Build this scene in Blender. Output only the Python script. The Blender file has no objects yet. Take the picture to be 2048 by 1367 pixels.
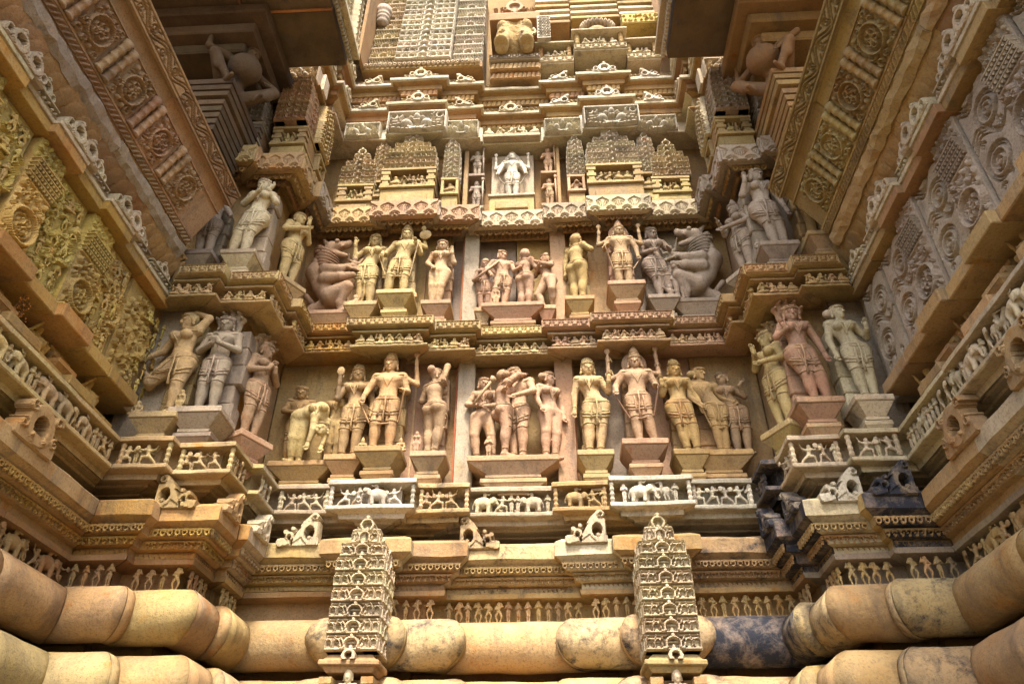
import bpy, math, random
import numpy as np
from mathutils import Matrix, Vector
rng = random.Random(7); nr = np.random.RandomState(7)
R_ = math.radians
scene = bpy.context.scene
# ------------------------------------------------------------------ camera, sky, sun, exposure
cam = bpy.data.cameras.new('camera'); camo = bpy.data.objects.new('camera', cam); scene.collection.objects.link(camo)
cam.sensor_width = 36.0; cam.lens = 36.0 * 1523.0 / 2048.0; cam.clip_end = 500; cam.clip_start = .05
camo.location = (0, 0, 1.6); camo.rotation_euler = (R_(90 + 35.5), 0, R_(2.9))
scene.camera = camo
world = bpy.data.worlds.new('World'); scene.world = world; world.use_nodes = True
wn = world.node_tree.nodes; wl = world.node_tree.links
sky = wn.new('ShaderNodeTexSky'); sky.sky_type = 'NISHITA'; sky.sun_disc = False
SUN_EL, SUN_AZ = 60.0, 6.0           # azimuth measured from -Y (behind the camera) towards +X
sky.sun_elevation = R_(SUN_EL); sky.sun_rotation = R_(180 - SUN_AZ)
sky.air_density = 1.0; sky.dust_density = 4.0; sky.ozone_density = .6
wn['Background'].inputs[1].default_value = .110; wl.new(sky.outputs[0], wn['Background'].inputs[0])
sl = bpy.data.lights.new('sun', 'SUN'); sl.energy = 1.5; sl.angle = R_(11); sl.color = (1, .96, .90)
so = bpy.data.objects.new('sun', sl); scene.collection.objects.link(so)
sv = Vector((math.sin(R_(SUN_AZ)) * math.cos(R_(SUN_EL)), -math.cos(R_(SUN_AZ)) * math.cos(R_(SUN_EL)), math.sin(R_(SUN_EL))))
so.rotation_euler = sv.to_track_quat('Z', 'Y').to_euler(); so.location = (0, -6, 12)
scene.view_settings.view_transform = 'Standard'; scene.view_settings.look = 'None'
scene.view_settings.exposure = 2.68; scene.view_settings.gamma = 1
scene.cycles.max_bounces = 8; scene.cycles.diffuse_bounces = 5

# ------------------------------------------------------------------ materials
def stone(name, a, b, stain=0.0, stain_col=(.024, .025, .032), warm=.5, bump=1.0, patch=None, patch_t=.58):
    """weathered sandstone: two body colours, a per-stone shift, orange patches, lichen stain, grain"""
    tint = (.73, .69, .61)     # the quarry's overall warmth
    a, b = [tuple(v * t_ for v, t_ in zip(q, tint)) for q in (a, b)]; patch = patch and tuple(v * t_ for v, t_ in zip(patch, tint))
    m = bpy.data.materials.new(name); m.use_nodes = True
    nt = m.node_tree; N = nt.nodes; L = nt.links; bs = N['Principled BSDF']
    geo = N.new('ShaderNodeNewGeometry'); oi = N.new('ShaderNodeObjectInfo')
    off = N.new('ShaderNodeVectorMath'); off.operation = 'MULTIPLY_ADD'
    cx = N.new('ShaderNodeCombineXYZ')
    for i in range(3): L.new(oi.outputs['Random'], cx.inputs[i])
    off.inputs[1].default_value = (9, 7, 11); L.new(cx.outputs[0], off.inputs[0]); L.new(geo.outputs['Position'], off.inputs[2])
    def noise(scale, detail=6, rough=.6, vec=None, dist=0):
        n = N.new('ShaderNodeTexNoise'); n.inputs['Scale'].default_value = scale; n.inputs['Detail'].default_value = detail
        n.inputs['Roughness'].default_value = rough; n.inputs['Distortion'].default_value = dist
        L.new(vec or off.outputs[0], n.inputs['Vector']); return n.outputs[0]
    def ramp(src, lo, hi):
        r = N.new('ShaderNodeMapRange'); r.inputs[1].default_value = lo; r.inputs[2].default_value = hi; L.new(src, r.inputs[0]); return r.outputs[0]
    def mix(f, c1, c2, mode='MIX'):
        x = N.new('ShaderNodeMix'); x.data_type = 'RGBA'; x.blend_type = mode
        if isinstance(f, float): x.inputs[0].default_value = f
        else: L.new(f, x.inputs[0])
        for s, c in ((6, c1), (7, c2)):
            if isinstance(c, tuple): x.inputs[s].default_value = (*c, 1)
            else: L.new(c, x.inputs[s])
        return x.outputs[2]
    c = mix(ramp(noise(3.2, 7, .65), .38, .66), a, b)
    if patch: c = mix(ramp(noise(4.5, 8, .7), patch_t, patch_t + .12), c, patch)
    c = mix(ramp(noise(9, 8, .7, dist=.6), .60, .78), c, (a[0] * .95, a[1] * .62, a[2] * .38))
    hsv = N.new('ShaderNodeHueSaturation'); L.new(c, hsv.inputs['Color'])
    L.new(ramp(oi.outputs['Random'], 0, 1), hsv.inputs['Hue'])
    hr = N.new('ShaderNodeMapRange'); L.new(oi.outputs['Random'], hr.inputs[0]); hr.inputs[3].default_value = .488; hr.inputs[4].default_value = .512; L.new(hr.outputs[0], hsv.inputs['Hue'])
    wnz = N.new('ShaderNodeTexWhiteNoise'); wnz.noise_dimensions = '1D'; L.new(oi.outputs['Random'], wnz.inputs['W'])
    vr = N.new('ShaderNodeMapRange'); L.new(wnz.outputs['Value'], vr.inputs[0]); vr.inputs[3].default_value = .80; vr.inputs[4].default_value = 1.16; L.new(vr.outputs[0], hsv.inputs['Value'])
    hsv.inputs['Saturation'].default_value = 1.08
    c = hsv.outputs[0]
    c = mix(ramp(noise(70, 4, .7), .50, .72), c, mix(.62, c, (.10, .07, .04)))       # speckle
    mp = N.new('ShaderNodeMapping'); mp.inputs['Scale'].default_value = (7, 7, 1.2); L.new(off.outputs[0], mp.inputs['Vector'])
    st = N.new('ShaderNodeMath'); st.operation = 'MULTIPLY'
    L.new(ramp(noise(1.0, 6, .7, vec=mp.outputs[0]), .54, .70), st.inputs[0]); st.inputs[1].default_value = .60
    c = mix(st.outputs[0], c, (.075, .06, .045))                                       # run-off streaks
    gm = N.new('ShaderNodeMath'); gm.operation = 'MULTIPLY'; L.new(ramp(noise(2.1, 9, .75, dist=.5), .50, .68), gm.inputs[0]); gm.inputs[1].default_value = .50
    c = mix(gm.outputs[0], c, (.13, .098, .072))                                     # old grime patches
    if stain > 0:
        c = mix(ramp(noise(8.5, 11, .78, dist=.3), .72 - .40 * stain, .86 - .36 * stain), c, stain_col)
    L.new(c, bs.inputs['Base Color']); bs.inputs['Roughness'].default_value = .88
    bs.inputs['Specular IOR Level'].default_value = .25
    b1 = N.new('ShaderNodeBump'); b1.inputs['Strength'].default_value = .75 * bump; b1.inputs['Distance'].default_value = .010; L.new(noise(28, 8, .7), b1.inputs['Height'])
    b2 = N.new('ShaderNodeBump'); b2.inputs['Strength'].default_value = .6 * bump; b2.inputs['Distance'].default_value = .003; L.new(noise(150, 4, .7), b2.inputs['Height']); L.new(b1.outputs[0], b2.inputs['Normal'])
    L.new(b2.outputs[0], bs.inputs['Normal'])
    return m
M = {
 'tan':    stone('tan_sandstone', (.46, .31, .155), (.55, .41, .23), patch=(.50, .26, .09)),
 'ochre':  stone('ochre_sandstone', (.47, .28, .10), (.52, .36, .15), patch=(.42, .19, .05)),
 'yellow': stone('yellow_sandstone', (.54, .395, .135), (.60, .47, .20), patch=(.50, .31, .09)),
 'pale':   stone('pale_sandstone', (.57, .48, .33), (.64, .57, .44), patch=(.58, .42, .22), patch_t=.64),
 'white':  stone('bleached_sandstone', (.62, .57, .47), (.68, .64, .56), patch=(.54, .44, .30), patch_t=.66),
 'pink':   stone('pink_sandstone', (.48, .315, .205), (.53, .39, .27), patch=(.46, .33, .19)),
 'red':    stone('red_sandstone', (.45, .285, .19), (.48, .34, .23), patch=(.44, .34, .22)),
 'mauve':  stone('grey_mauve_sandstone', (.37, .30, .235), (.44, .38, .315), patch=(.40, .30, .19)),
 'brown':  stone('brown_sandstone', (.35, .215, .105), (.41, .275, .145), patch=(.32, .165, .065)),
 'dark':   stone('dark_sandstone', (.10, .07, .045), (.17, .12, .075), patch=(.05, .045, .05)),  # much darker base colour for the balcony ceilings, inner walls and pillars
 'stain':  stone('lichen_stained_sandstone', (.50, .36, .20), (.58, .46, .29), stain=.56),
 'black':  stone('black_crusted_sandstone', (.36, .28, .20), (.30, .26, .24), stain=.86),
 'mortar': stone('red_mortar', (.44, .15, .07), (.50, .24, .14), bump=.6),
 'gold':   stone('golden_buff_sandstone', (.51, .385, .20), (.57, .45, .27), patch=(.50, .32, .13)),
 'olive':  stone('olive_sandstone', (.41, .31, .15), (.48, .385, .215), patch=(.42, .25, .10)),
}
def flatmat(name, col, rough=.8):
    m = bpy.data.materials.new(name); m.use_nodes = True; b = m.node_tree.nodes['Principled BSDF']
    n = m.node_tree.nodes.new('ShaderNodeTexNoise'); n.inputs['Scale'].default_value = 30
    x = m.node_tree.nodes.new('ShaderNodeMix'); x.data_type = 'RGBA'; x.inputs[6].default_value = (*col, 1); x.inputs[7].default_value = (*[c * .6 for c in col], 1)
    m.node_tree.links.new(n.outputs[0], x.inputs[0]); m.node_tree.links.new(x.outputs[2], b.inputs['Base Color']); b.inputs['Roughness'].default_value = rough; return m
M['ground'] = stone('earth_ground', (.10, .075, .045), (.13, .10, .06))
M['orange'] = flatmat('dry_orange_flowers', (.5, .20, .03)); M['twig'] = flatmat('dry_twigs', (.12, .07, .03))

# ------------------------------------------------------------------ object helpers
COL = scene.collection
def tag(o, label=None, cat=None, group=None, kind=None):
    for k, v in (('label', label), ('category', cat), ('group', group), ('kind', kind)):
        if v: o[k] = v
    return o
def thing(name, loc, label, cat, group=None, rz=0.0):
    o = bpy.data.objects.new(name, None); COL.objects.link(o); o.location = loc; o.rotation_euler = (0, 0, rz)
    o.empty_display_size = .1
    return tag(o, label, cat, group)
def rawmesh(name, V, F, mat, smooth=False):
    me = bpy.data.meshes.new(name); V = np.asarray(V, dtype=np.float32)
    if isinstance(F, np.ndarray):
        k = F.shape[1]; me.vertices.add(len(V)); me.vertices.foreach_set('co', V.ravel())
        me.loops.add(F.size); me.loops.foreach_set('vertex_index', F.ravel().astype(np.int32))
        me.polygons.add(len(F)); me.polygons.foreach_set('loop_start', np.arange(0, F.size, k, dtype=np.int32))
        me.update(calc_edges=True)
    else:
        me.from_pydata(V.tolist(), [], [list(map(int, f)) for f in F])
    me.materials.append(M[mat] if isinstance(mat, str) else mat)
    me.polygons.foreach_set('use_smooth', np.full(len(me.polygons), smooth))
    me.update(); return me
def put(me, name, parent=None, loc=(0, 0, 0), rz=0.0, local=False, mat4=None, mat=None):
    """link a mesh; loc/rz are world values unless local; parents are only moved and turned about z"""
    o = bpy.data.objects.new(name, me); COL.objects.link(o)
    mw = mat4 if mat4 is not None else Matrix.Translation(loc) @ Matrix.Rotation(rz, 4, 'Z')
    if parent is not None:
        o.parent = parent
        if not local: mw = world_of(parent).inverted() @ mw
    o.matrix_basis = mw
    if mat:
        o.material_slots[0].link = 'OBJECT'; o.material_slots[0].material = M[mat]
    return o
def world_of(o):
    m = o.matrix_basis.copy()
    while o.parent is not None: o = o.parent; m = o.matrix_basis @ m
    return m
def hsh(P):
    return np.modf(np.abs(np.sin(P @ np.array([127.1, 311.7, 74.7])) * 43758.5453))[0]
def wob(V, amp=.0022, s=9.0):
    V = np.asarray(V, float)
    o = np.zeros_like(V)
    for k, ph in enumerate((0.0, 2.1, 4.4)):
        o[:, k] = np.sin(V[:, 0] * s + ph + 1.7 * np.sin(V[:, 2] * s * .7 + ph)) + .6 * np.sin(V[:, 1] * s * 2.3 + ph * 2) + .5 * np.sin(V[:, 2] * s * 3.1 + V[:, 0] * s * 2.7 + ph)
        o[:, k] += (hsh(np.round(V, 3) + k) - .5) * 1.2
    return V + o * amp
class MB:
    """collects boxes, frusta and tubes as quads of one mesh"""
    def __init__(s): s.V = []; s.F = []; s.n = 0
    def add(s, V, F):
        V = np.asarray(V, float); s.V.append(V); s.F += [[i + s.n for i in f] for f in F]; s.n += len(V)
    def frus(s, x0, x1, y0, y1, z0, z1, tx=0, ty=0, bx=0, by=0):
        """box whose top is inset by tx,ty (front only) and bottom by bx,by"""
        s.add([(x0 + bx, y0 + by, z0), (x1 - bx, y0 + by, z0), (x1 - bx, y1, z0), (x0 + bx, y1, z0),
               (x0 + tx, y0 + ty, z1), (x1 - tx, y0 + ty, z1), (x1 - tx, y1, z1), (x0 + tx, y1, z1)],
              [(3, 2, 1, 0), (4, 5, 6, 7), (0, 1, 5, 4), (1, 2, 6, 5), (2, 3, 7, 6), (3, 0, 4, 7)])
    box = frus
    def cbox(s, x0, x1, y0, y1, z0, z1, c=.006):
        """box with worn (chamfered) edges"""
        xs = (x0, x0 + c, x1 - c, x1); ys = (y0, y0 + c, y1 - c, y1); zs = (z0, z0 + c, z1 - c, z1)
        V = []; idx = {}
        for i in range(4):
            for j in range(4):
                for k in range(4):
                    e = (i in (0, 3)) + (j in (0, 3)) + (k in (0, 3))
                    if e == 1: idx[i, j, k] = len(V); V.append((xs[i], ys[j], zs[k]))
        def q(*a): return [idx[t] for t in a]
        F = []
        for s0 in (0, 3):
            F += [q((s0, 1, 1), (s0, 2, 1), (s0, 2, 2), (s0, 1, 2)), q((1, s0, 1), (2, s0, 1), (2, s0, 2), (1, s0, 2)), q((1, 1, s0), (2, 1, s0), (2, 2, s0), (1, 2, s0))]
        for a in (0, 3):
            for b in (0, 3):
                a1 = 1 if a == 0 else 2; b1 = 1 if b == 0 else 2
                F += [q((a, b1, 1), (a, b1, 2), (a1, b, 2), (a1, b, 1)), q((a, 1, b1), (a, 2, b1), (a1, 2, b), (a1, 1, b)), q((1, a, b1), (2, a, b1), (2, a1, b), (1, a1, b))]
                for c_ in (0, 3):
                    c1 = 1 if c_ == 0 else 2
                    F.append(q((a, b1, c1), (a1, b, c1), (a1, b1, c_)))
        s.add(V, F)
    def tube(s, P, r, n=7, closed=False, taper=None):
        P = np.asarray(P, float); m = len(P)
        if m < 2: return
        rr = np.full(m, r) if np.isscalar(r) else np.asarray(r, float)
        T = np.roll(P, -1, 0) - np.roll(P, 1, 0) if closed else np.gradient(P, axis=0)
        T /= np.linalg.norm(T, axis=1)[:, None] + 1e-9
        up = np.array([0, 0, 1.0]); N = np.cross(T, up); bad = np.linalg.norm(N, axis=1) < .2
        N[bad] = np.cross(T[bad], (0, 1.0, 0)); N /= np.linalg.norm(N, axis=1)[:, None] + 1e-9
        for i in range(1, m):
            if N[i] @ N[i - 1] < 0: N[i] = -N[i]
        B = np.cross(T, N); a = np.arange(n) * 2 * math.pi / n
        V = (P[:, None] + rr[:, None, None] * (np.cos(a)[None, :, None] * N[:, None] + np.sin(a)[None, :, None] * B[:, None])).reshape(-1, 3)
        F = []
        for i in range(m if closed else m - 1):
            j = (i + 1) % m
            for k in range(n): F.append((i * n + k, i * n + (k + 1) % n, j * n + (k + 1) % n, j * n + k))
        if not closed: F += [list(range(n))[::-1], [(m - 1) * n + k for k in range(n)]]
        s.add(V, F)
    def lathe(s, prof, cx=0, cy=0, n=14, ang=2 * math.pi, a0=0):
        """prof: (r, z)"""
        m = len(prof); full = abs(ang - 2 * math.pi) < 1e-6; k = n if full else n + 1
        V = [(cx + r * math.cos(a0 + ang * j / n), cy + r * math.sin(a0 + ang * j / n), z) for r, z in prof for j in range(k)]
        F = []
        for i in range(m - 1):
            for j in range(n): F.append((i * k + j, i * k + (j + 1) % k, (i + 1) * k + (j + 1) % k, (i + 1) * k + j))
        F += [list(range(k))[::-1], [(m - 1) * k + j for j in range(k)]]
        s.add(V, F)
    def xf(s, fn): s.V = [fn(v) for v in s.V]; return s
    def mesh(s, name, mat, smooth=False, wobble=0.0):
        V = np.concatenate(s.V)
        if wobble: V = wob(V, wobble)
        return rawmesh(name, V, s.F, mat, smooth)

# ------------------------------------------------------------------ plan of the recess (outer face of the friezes), walked left to right
Y0 = 1.15
CP = [(-2.57, Y0), (-2.57, 3.96), (-2.24, 3.96), (-2.24, 4.05), (-1.89, 4.05), (-1.89, 4.36), (-1.82, 4.36), (-1.82, 4.68),
      (-1.46, 4.68), (-1.46, 4.62), (-.87, 4.62), (-.87, 4.70), (-.52, 4.70), (-.52, 4.79), (.03, 4.79), (.03, 4.72), (.40, 4.72),
      (.40, 4.65), (.95, 4.65), (.95, 4.73), (1.36, 4.73), (1.36, 4.46), (1.45, 4.46), (1.45, 4.15), (1.76, 4.15), (1.76, 4.07),
      (2.08, 4.07), (2.08, Y0)]
CP = [np.array(p, float) for p in CP]
NSEG = len(CP) - 1
def nrm(i):
    d = CP[i + 1] - CP[i]; d = d / np.linalg.norm(d); return np.array([d[1], -d[0]])
def offp(i, o):
    """plan vertex i pushed out by o (towards the open recess), mitred"""
    v = CP[i].copy()
    if i > 0: v = v + nrm(i - 1) * o
    if i < NSEG: v = v + nrm(i) * o
    return v
ZA = {}
def seg(i, o):
    """start point, angle, length of frontal segment i at offset o"""
    a = offp(i, o); b = offp(i + 1, o); d = b - a; return a, math.atan2(d[1], d[0]), float(np.hypot(*d))
LEFT_SIDE, RIGHT_SIDE = 0, NSEG - 1
BAYS = {'A': 8, 'B': 10, 'C': 12, 'D': 14, 'E': 16, 'F': 18, 'G': 20}   # index of the segment starting the bay, filled below
def find(x0, x1, y):
    for i in range(NSEG):
        if abs(CP[i][0] - x0) < .01 and abs(CP[i + 1][0] - x1) < .01 and abs(CP[i][1] - y) < .01: return i
BAY = {'FL1': find(-2.57, -2.24, 3.96), 'FL2': find(-2.24, -1.89, 4.05), 'A': find(-1.82, -1.46, 4.68), 'B': find(-1.46, -.87, 4.62),
       'C': find(-.87, -.52, 4.70), 'D': find(-.52, .03, 4.79), 'E': find(.03, .40, 4.72), 'F': find(.40, .95, 4.65),
       'G': find(.95, 1.36, 4.73), 'FR1': find(1.45, 1.76, 4.15), 'FR2': find(1.76, 2.08, 4.07)}
RET_L1 = [i for i in range(NSEG) if abs(CP[i][0] + 1.89) < .01 and abs(CP[i + 1][0] + 1.89) < .01][0]
RET_L2 = [i for i in range(NSEG) if abs(CP[i][0] + 1.82) < .01 and abs(CP[i + 1][0] + 1.82) < .01][0]
RET_R2 = [i for i in range(NSEG) if abs(CP[i][0] - 1.36) < .01 and abs(CP[i + 1][0] - 1.36) < .01][0]
RET_R1 = [i for i in range(NSEG) if abs(CP[i][0] - 1.45) < .01 and abs(CP[i + 1][0] - 1.45) < .01][0]
def sweep(parent, prof, matf, name='stone_block', stone_len=.75, i0=0, i1=NSEG, step=.13, smooth=False, amp=.0022, gap=.0016, jit=.003):
    """closed profile [(o, z)...] run along the plan; every stone is its own mesh"""
    prof = np.array(prof, float); k = len(prof)
    for i in range(i0, i1):
        d = CP[i + 1] - CP[i]; L = np.linalg.norm(d); d = d / L; n = nrm(i)
        A = np.array([(offp(i, o) - CP[i]) @ d for o, z in prof]); B = np.array([(offp(i + 1, o) - CP[i]) @ d for o, z in prof])
        if np.max(B - A) < .012: continue
        ns = max(1, int(round(L / stone_len))); cuts = [0.0]
        for q in range(1, ns): cuts.append(L * (q + rng.uniform(-.22, .22)) / ns)
        cuts.append(L)
        for q in range(ns):
            c0, c1 = cuts[q], cuts[q + 1]; ss = np.linspace(c0, c1, max(2, int((c1 - c0) / step) + 1))
            dz = rng.uniform(-jit, jit) * .5; do = rng.uniform(-jit, jit)
            V = []
            for t, s0 in enumerate(ss):
                s = np.full(k, s0)
                if q == 0 and t == 0: s = A + gap
                elif q == ns - 1 and t == len(ss) - 1: s = B - gap
                else:
                    s = np.clip(s, A + gap, B - gap)
                    if t == 0: s = np.maximum(s, c0 + gap) if c0 > 0 else s
                    if t == len(ss) - 1: s = np.minimum(s, c1 - gap)
                    s = np.clip(s, np.minimum(A, B), np.maximum(A, B))
                P = CP[i][None] + s[:, None] * d[None] + n[None] * (prof[:, 0] + do)[:, None]
                V.append(np.column_stack([P, prof[:, 1] + dz]))
            V = wob(np.concatenate(V), amp); m = len(ss)
            F = [(t * k + a, t * k + (a + 1) % k, (t + 1) * k + (a + 1) % k, (t + 1) * k + a) for t in range(m - 1) for a in range(k)]
            F += [list(range(k))[::-1], [(m - 1) * k + a for a in range(k)]]
            mt = matf(i, q, ns) if callable(matf) else matf
            me = rawmesh(name, V, F, mt)
            if smooth:
                me.polygons.foreach_set('use_smooth', np.array([True] * (len(F) - 2) + [False] * 2))
            put(me, name, parent)

# ------------------------------------------------------------------ carved relief: a height field on a stone face
class Rel:
    def __init__(s, w, h, res=.007, base=0.0):
        s.w, s.h, s.res = w, h, res
        s.x = np.linspace(0, w, max(3, int(w / res) + 1)); s.z = np.linspace(0, h, max(3, int(h / res) + 1))
        s.X, s.Z = np.meshgrid(s.x, s.z); s.H = np.full(s.X.shape, float(base)); s.soft = res * .9
    def _sub(s, x0, x1, z0, z1):
        i0, i1 = np.searchsorted(s.x, (x0, x1)); j0, j1 = np.searchsorted(s.z, (z0, z1)); return slice(max(0, j0 - 1), j1 + 1), slice(max(0, i0 - 1), i1 + 1)
    def _ap(s, sl, m, h, cut):
        if s.H[sl].size == 0: return
        s.H[sl] = s.H[sl] * (1 - m) + np.minimum(s.H[sl], h) * m if cut else np.maximum(s.H[sl], m * h)
    def stroke(s, P, r, h, cut=False, rnd=False):
        P = np.asarray(P, float); pad = np.max(r) + s.res * 2
        sl = s._sub(P[:, 0].min() - pad, P[:, 0].max() + pad, P[:, 1].min() - pad, P[:, 1].max() + pad)
        X, Z = s.X[sl], s.Z[sl]; D = np.full(X.shape, 9.0); rr = np.broadcast_to(r, len(P))
        for (a, b, ra, rb) in zip(P[:-1], P[1:], rr[:-1], rr[1:]):
            ab = b - a; t = np.clip(((X - a[0]) * ab[0] + (Z - a[1]) * ab[1]) / (ab @ ab + 1e-9), 0, 1)
            D = np.minimum(D, np.hypot(X - a[0] - t * ab[0], Z - a[1] - t * ab[1]) - (ra + t * (rb - ra)))
        m = np.clip(.5 - D / s.soft, 0, 1)
        if rnd: m = np.sqrt(np.clip(-D / np.max(r), 0, 1))
        s._ap(sl, m, h, cut)
    def disc(s, c, r, h, cut=False, rz=None, rnd=False):
        rz = rz or r; sl = s._sub(c[0] - r - s.res * 2, c[0] + r + s.res * 2, c[1] - rz - s.res * 2, c[1] + rz + s.res * 2)
        q = np.hypot((s.X[sl] - c[0]) / r, (s.Z[sl] - c[1]) / rz); D = (q - 1) * min(r, rz)
        m = np.sqrt(np.clip(1 - q * q, 0, 1)) if rnd else np.clip(.5 - D / s.soft, 0, 1); s._ap(sl, m, h, cut)
    def ring(s, c, r, w, h, rz=None, a0=0, a1=2 * math.pi, cut=False):
        rz = rz or r; n = max(8, int(abs(a1 - a0) * r / (s.res * 1.6))); a = np.linspace(a0, a1, n)
        s.stroke(np.column_stack([c[0] + r * np.cos(a), c[1] + rz * np.sin(a)]), w / 2, h, cut)
    def box(s, x0, x1, z0, z1, h, cut=False):
        sl = s._sub(x0, x1, z0, z1); D = np.maximum(np.maximum(x0 - s.X[sl], s.X[sl] - x1), np.maximum(z0 - s.Z[sl], s.Z[sl] - z1))
        s._ap(sl, np.clip(.5 - D / s.soft, 0, 1), h, cut)
    def spiral(s, c, r, turns, a0, h, w, cut=False, flip=1):
        n = int(10 * turns) + 4; t = np.linspace(0, 1, n); a = a0 + flip * t * turns * 2 * math.pi; rr = r * (1 - .82 * t)
        s.stroke(np.column_stack([c[0] + rr * np.cos(a), c[1] + rr * np.sin(a)]), w / 2 * (1 - .35 * t), h, cut)
    def rough(s, a, sc=60):
        s.H += a * (np.sin(s.X * sc + 2 * np.sin(s.Z * sc * .8)) * np.sin(s.Z * sc * 1.2 + 2 * np.sin(s.X * sc * .6)) * .5 + (nr.rand(*s.H.shape) - .5) * .7)
    def curls(s, x0, x1, z0, z1, r, h, seed=0, dens=1.0, w=None):
        """foliage filling: packed little spirals and leaf drops"""
        q = random.Random(seed); w = w or r * .34; nx = max(1, int((x1 - x0) / (1.75 * r))); nz = max(1, int((z1 - z0) / (1.75 * r)))
        for i in range(nx):
            for j in range(nz):
                if q.random() > dens: continue
                c = (x0 + (i + .5 + q.uniform(-.14, .14)) * (x1 - x0) / nx, z0 + (j + .5 + q.uniform(-.14, .14)) * (z1 - z0) / nz)
                if q.random() < .7: s.spiral(c, r * q.uniform(.7, .98), q.choice((1.0, 1.3)), q.uniform(0, 6.3), h * q.uniform(.7, 1), w, flip=q.choice((1, -1)))
                else: s.disc(c, r * .55, h, rz=r * q.uniform(.4, .8), rnd=True)
    def mesh(s, name, mat, back=.012, smooth=True, fn=None):
        nz, nx = s.H.shape; V = np.column_stack([s.X.ravel(), -s.H.ravel(), s.Z.ravel()])
        I = np.arange(nz * nx).reshape(nz, nx); Q = np.stack([I[:-1, :-1], I[:-1, 1:], I[1:, 1:], I[1:, :-1]], -1).reshape(-1, 4)
        # skirt
        loop = np.concatenate([I[0, :], I[1:, -1], I[-1, -2::-1], I[-2:0:-1, 0]]); B = V[loop].copy(); B[:, 1] = back
        n0 = len(V); m = len(loop); a = np.arange(m); S = np.stack([loop, n0 + a, n0 + (a + 1) % m, loop[(a + 1) % m]], -1)
        V = np.concatenate([V, B])
        if fn is not None: V = fn(V)
        me = rawmesh(name, V, np.concatenate([Q, S]), mat, False)
        if smooth: me.polygons.foreach_set('use_smooth', np.concatenate([np.full(len(Q), False), np.full(m, False)]))
        return me

def on_seg(i, o, z, me, name, parent, s=0.0, out=0.0):
    """place a relief mesh with its lower left corner s metres along segment i at offset o"""
    a, ang, L = seg(i, o); d = np.array([math.cos(ang), math.sin(ang)]); n = nrm(i); p = a + d * s + n * out
    return put(me, name, parent, (p[0], p[1], z), ang)

# motifs --------------------------------------------------
def arch(R, cx, z0, w, h, d):
    """one chaitya arch: domed crown, horseshoe ring with a keyhole, curled feet"""
    r = min(w * .30, h * .42); c = (cx, z0 + h * .44)
    R.disc((cx, z0 + h * .5), w * .36, d * .8, rz=h * .46)
    R.ring(c, r, r * .5, d); R.disc(c, r * .72, .002, cut=True)
    R.box(cx - r * .42, cx + r * .42, z0, c[1], .002, cut=True)
    R.disc((cx, z0 + h * .2), r * .34, d * .7, rz=h * .18)
    R.disc((cx, z0 + h * .95), w * .08, d)
    for sx in (-1, 1):
        R.spiral((cx + sx * w * .42, z0 + h * .28), w * .13, 1.0, R_(90), d, w * .07, flip=sx)
def gav(w, h, n=1, d=.042, res=.007, seed=0):
    """one tier of the honeycomb: slab bars, a big keyhole arch in the middle, smaller arches and hooked curls beside, deep holes between"""
    R = Rel(w, h, res, base=-.07); q = random.Random(seed); t = max(.0065, h * .085)
    R.box(0, w, 0, h * .17, d)
    aw = min(w * .56, h * 1.35); side = (w - aw) / 2
    R.box(0, w, h * .86, h, d * .8)
    if side > h * .2:
        k = max(1, int(round(side / (h * .62))))
        for j in range(k):
            for sx in (0, 1):
                c = side * (j + .5) / k; cx = c if sx == 0 else w - c; r = min(side / k * .40, h * .27)
                R.box(cx - side / k * .5, cx + side / k * .5, h * .66, h * .80, d * .75); R.ring((cx, h * .42), r, t, d, rz=h * .26); R.disc((cx, h * .42), max(.001, r - t * .6), -.07, cut=True, rz=h * .20)
                R.stroke([(cx + (r if sx else -r), h * .15), (cx + (r if sx else -r) * 1.1, h * .62), (cx + (r if sx else -r) * .4, h * .9)], t * .55, d); R.disc((cx, h * .20), t * .9, d)
    cx = w / 2; r = aw * .30
    R.disc((cx, h * .45), aw * .47, -.07, cut=True, rz=h * .50)
    a = np.linspace(-.55, math.pi + .55, 22); R.stroke(np.column_stack([cx + r * 1.12 * np.cos(a), h * .40 + h * .40 * np.sin(a)]), t * .95, d * 1.1); R.disc((cx, h * .90), t * 1.5, d * 1.15, rz=h * .13)
    for sx in (-1, 1): R.stroke([(cx + sx * aw * .30, h * .18), (cx + sx * aw * .46, h * .12), (cx + sx * aw * .52, h * .40)], t * .8, d * 1.1); R.stroke([(cx + sx * aw * .40, h * .55), (cx + sx * aw * .52, h * .80)], t * .7, d)
    R.disc((cx, h * .22), t * 1.3, d * .9, rz=h * .17); R.box(cx - aw * .3, cx + aw * .3, 0, h * .14, d * 1.05)
    return R
def leaf_band(w, h, n, d=.014, res=.006):
    R = Rel(w, h, res, base=d)
    pw = w / n
    for i in range(n + 1):
        cx = i * pw
        for k, a in enumerate(np.linspace(-78, 78, 9)):
            ar = R_(a); l = h * (.62 - .15 * abs(a) / 78); x0, z0 = cx + math.sin(ar) * h * .08, h * .80 - math.cos(ar) * h * .02
            # fan of leaf grooves, heart shaped
            t = np.linspace(0, 1, 7); bx = cx + np.sin(ar) * (pw * .40) * np.sin(t * 2.2) ; bz = h * .84 - t * l * (.35 + .65 * math.cos(ar * .62))
            R.stroke(np.column_stack([bx, bz]), .0034 + 0 * t, .001, cut=True)
    for i in range(n):
        cx = (i + .5) * pw
        a = np.linspace(R_(20), R_(160), 12)
        R.stroke(np.column_stack([cx + pw * .30 * np.cos(a), -h * .02 + h * .28 * np.sin(a)]), .004, 0, cut=True)
        R.disc((cx, 0), pw * .22, -.02, cut=True, rz=h * .17); R.disc((cx, h * .04), pw * .07, d * 1.2, rz=h * .07)
    R.rough(.0008); return R
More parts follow.
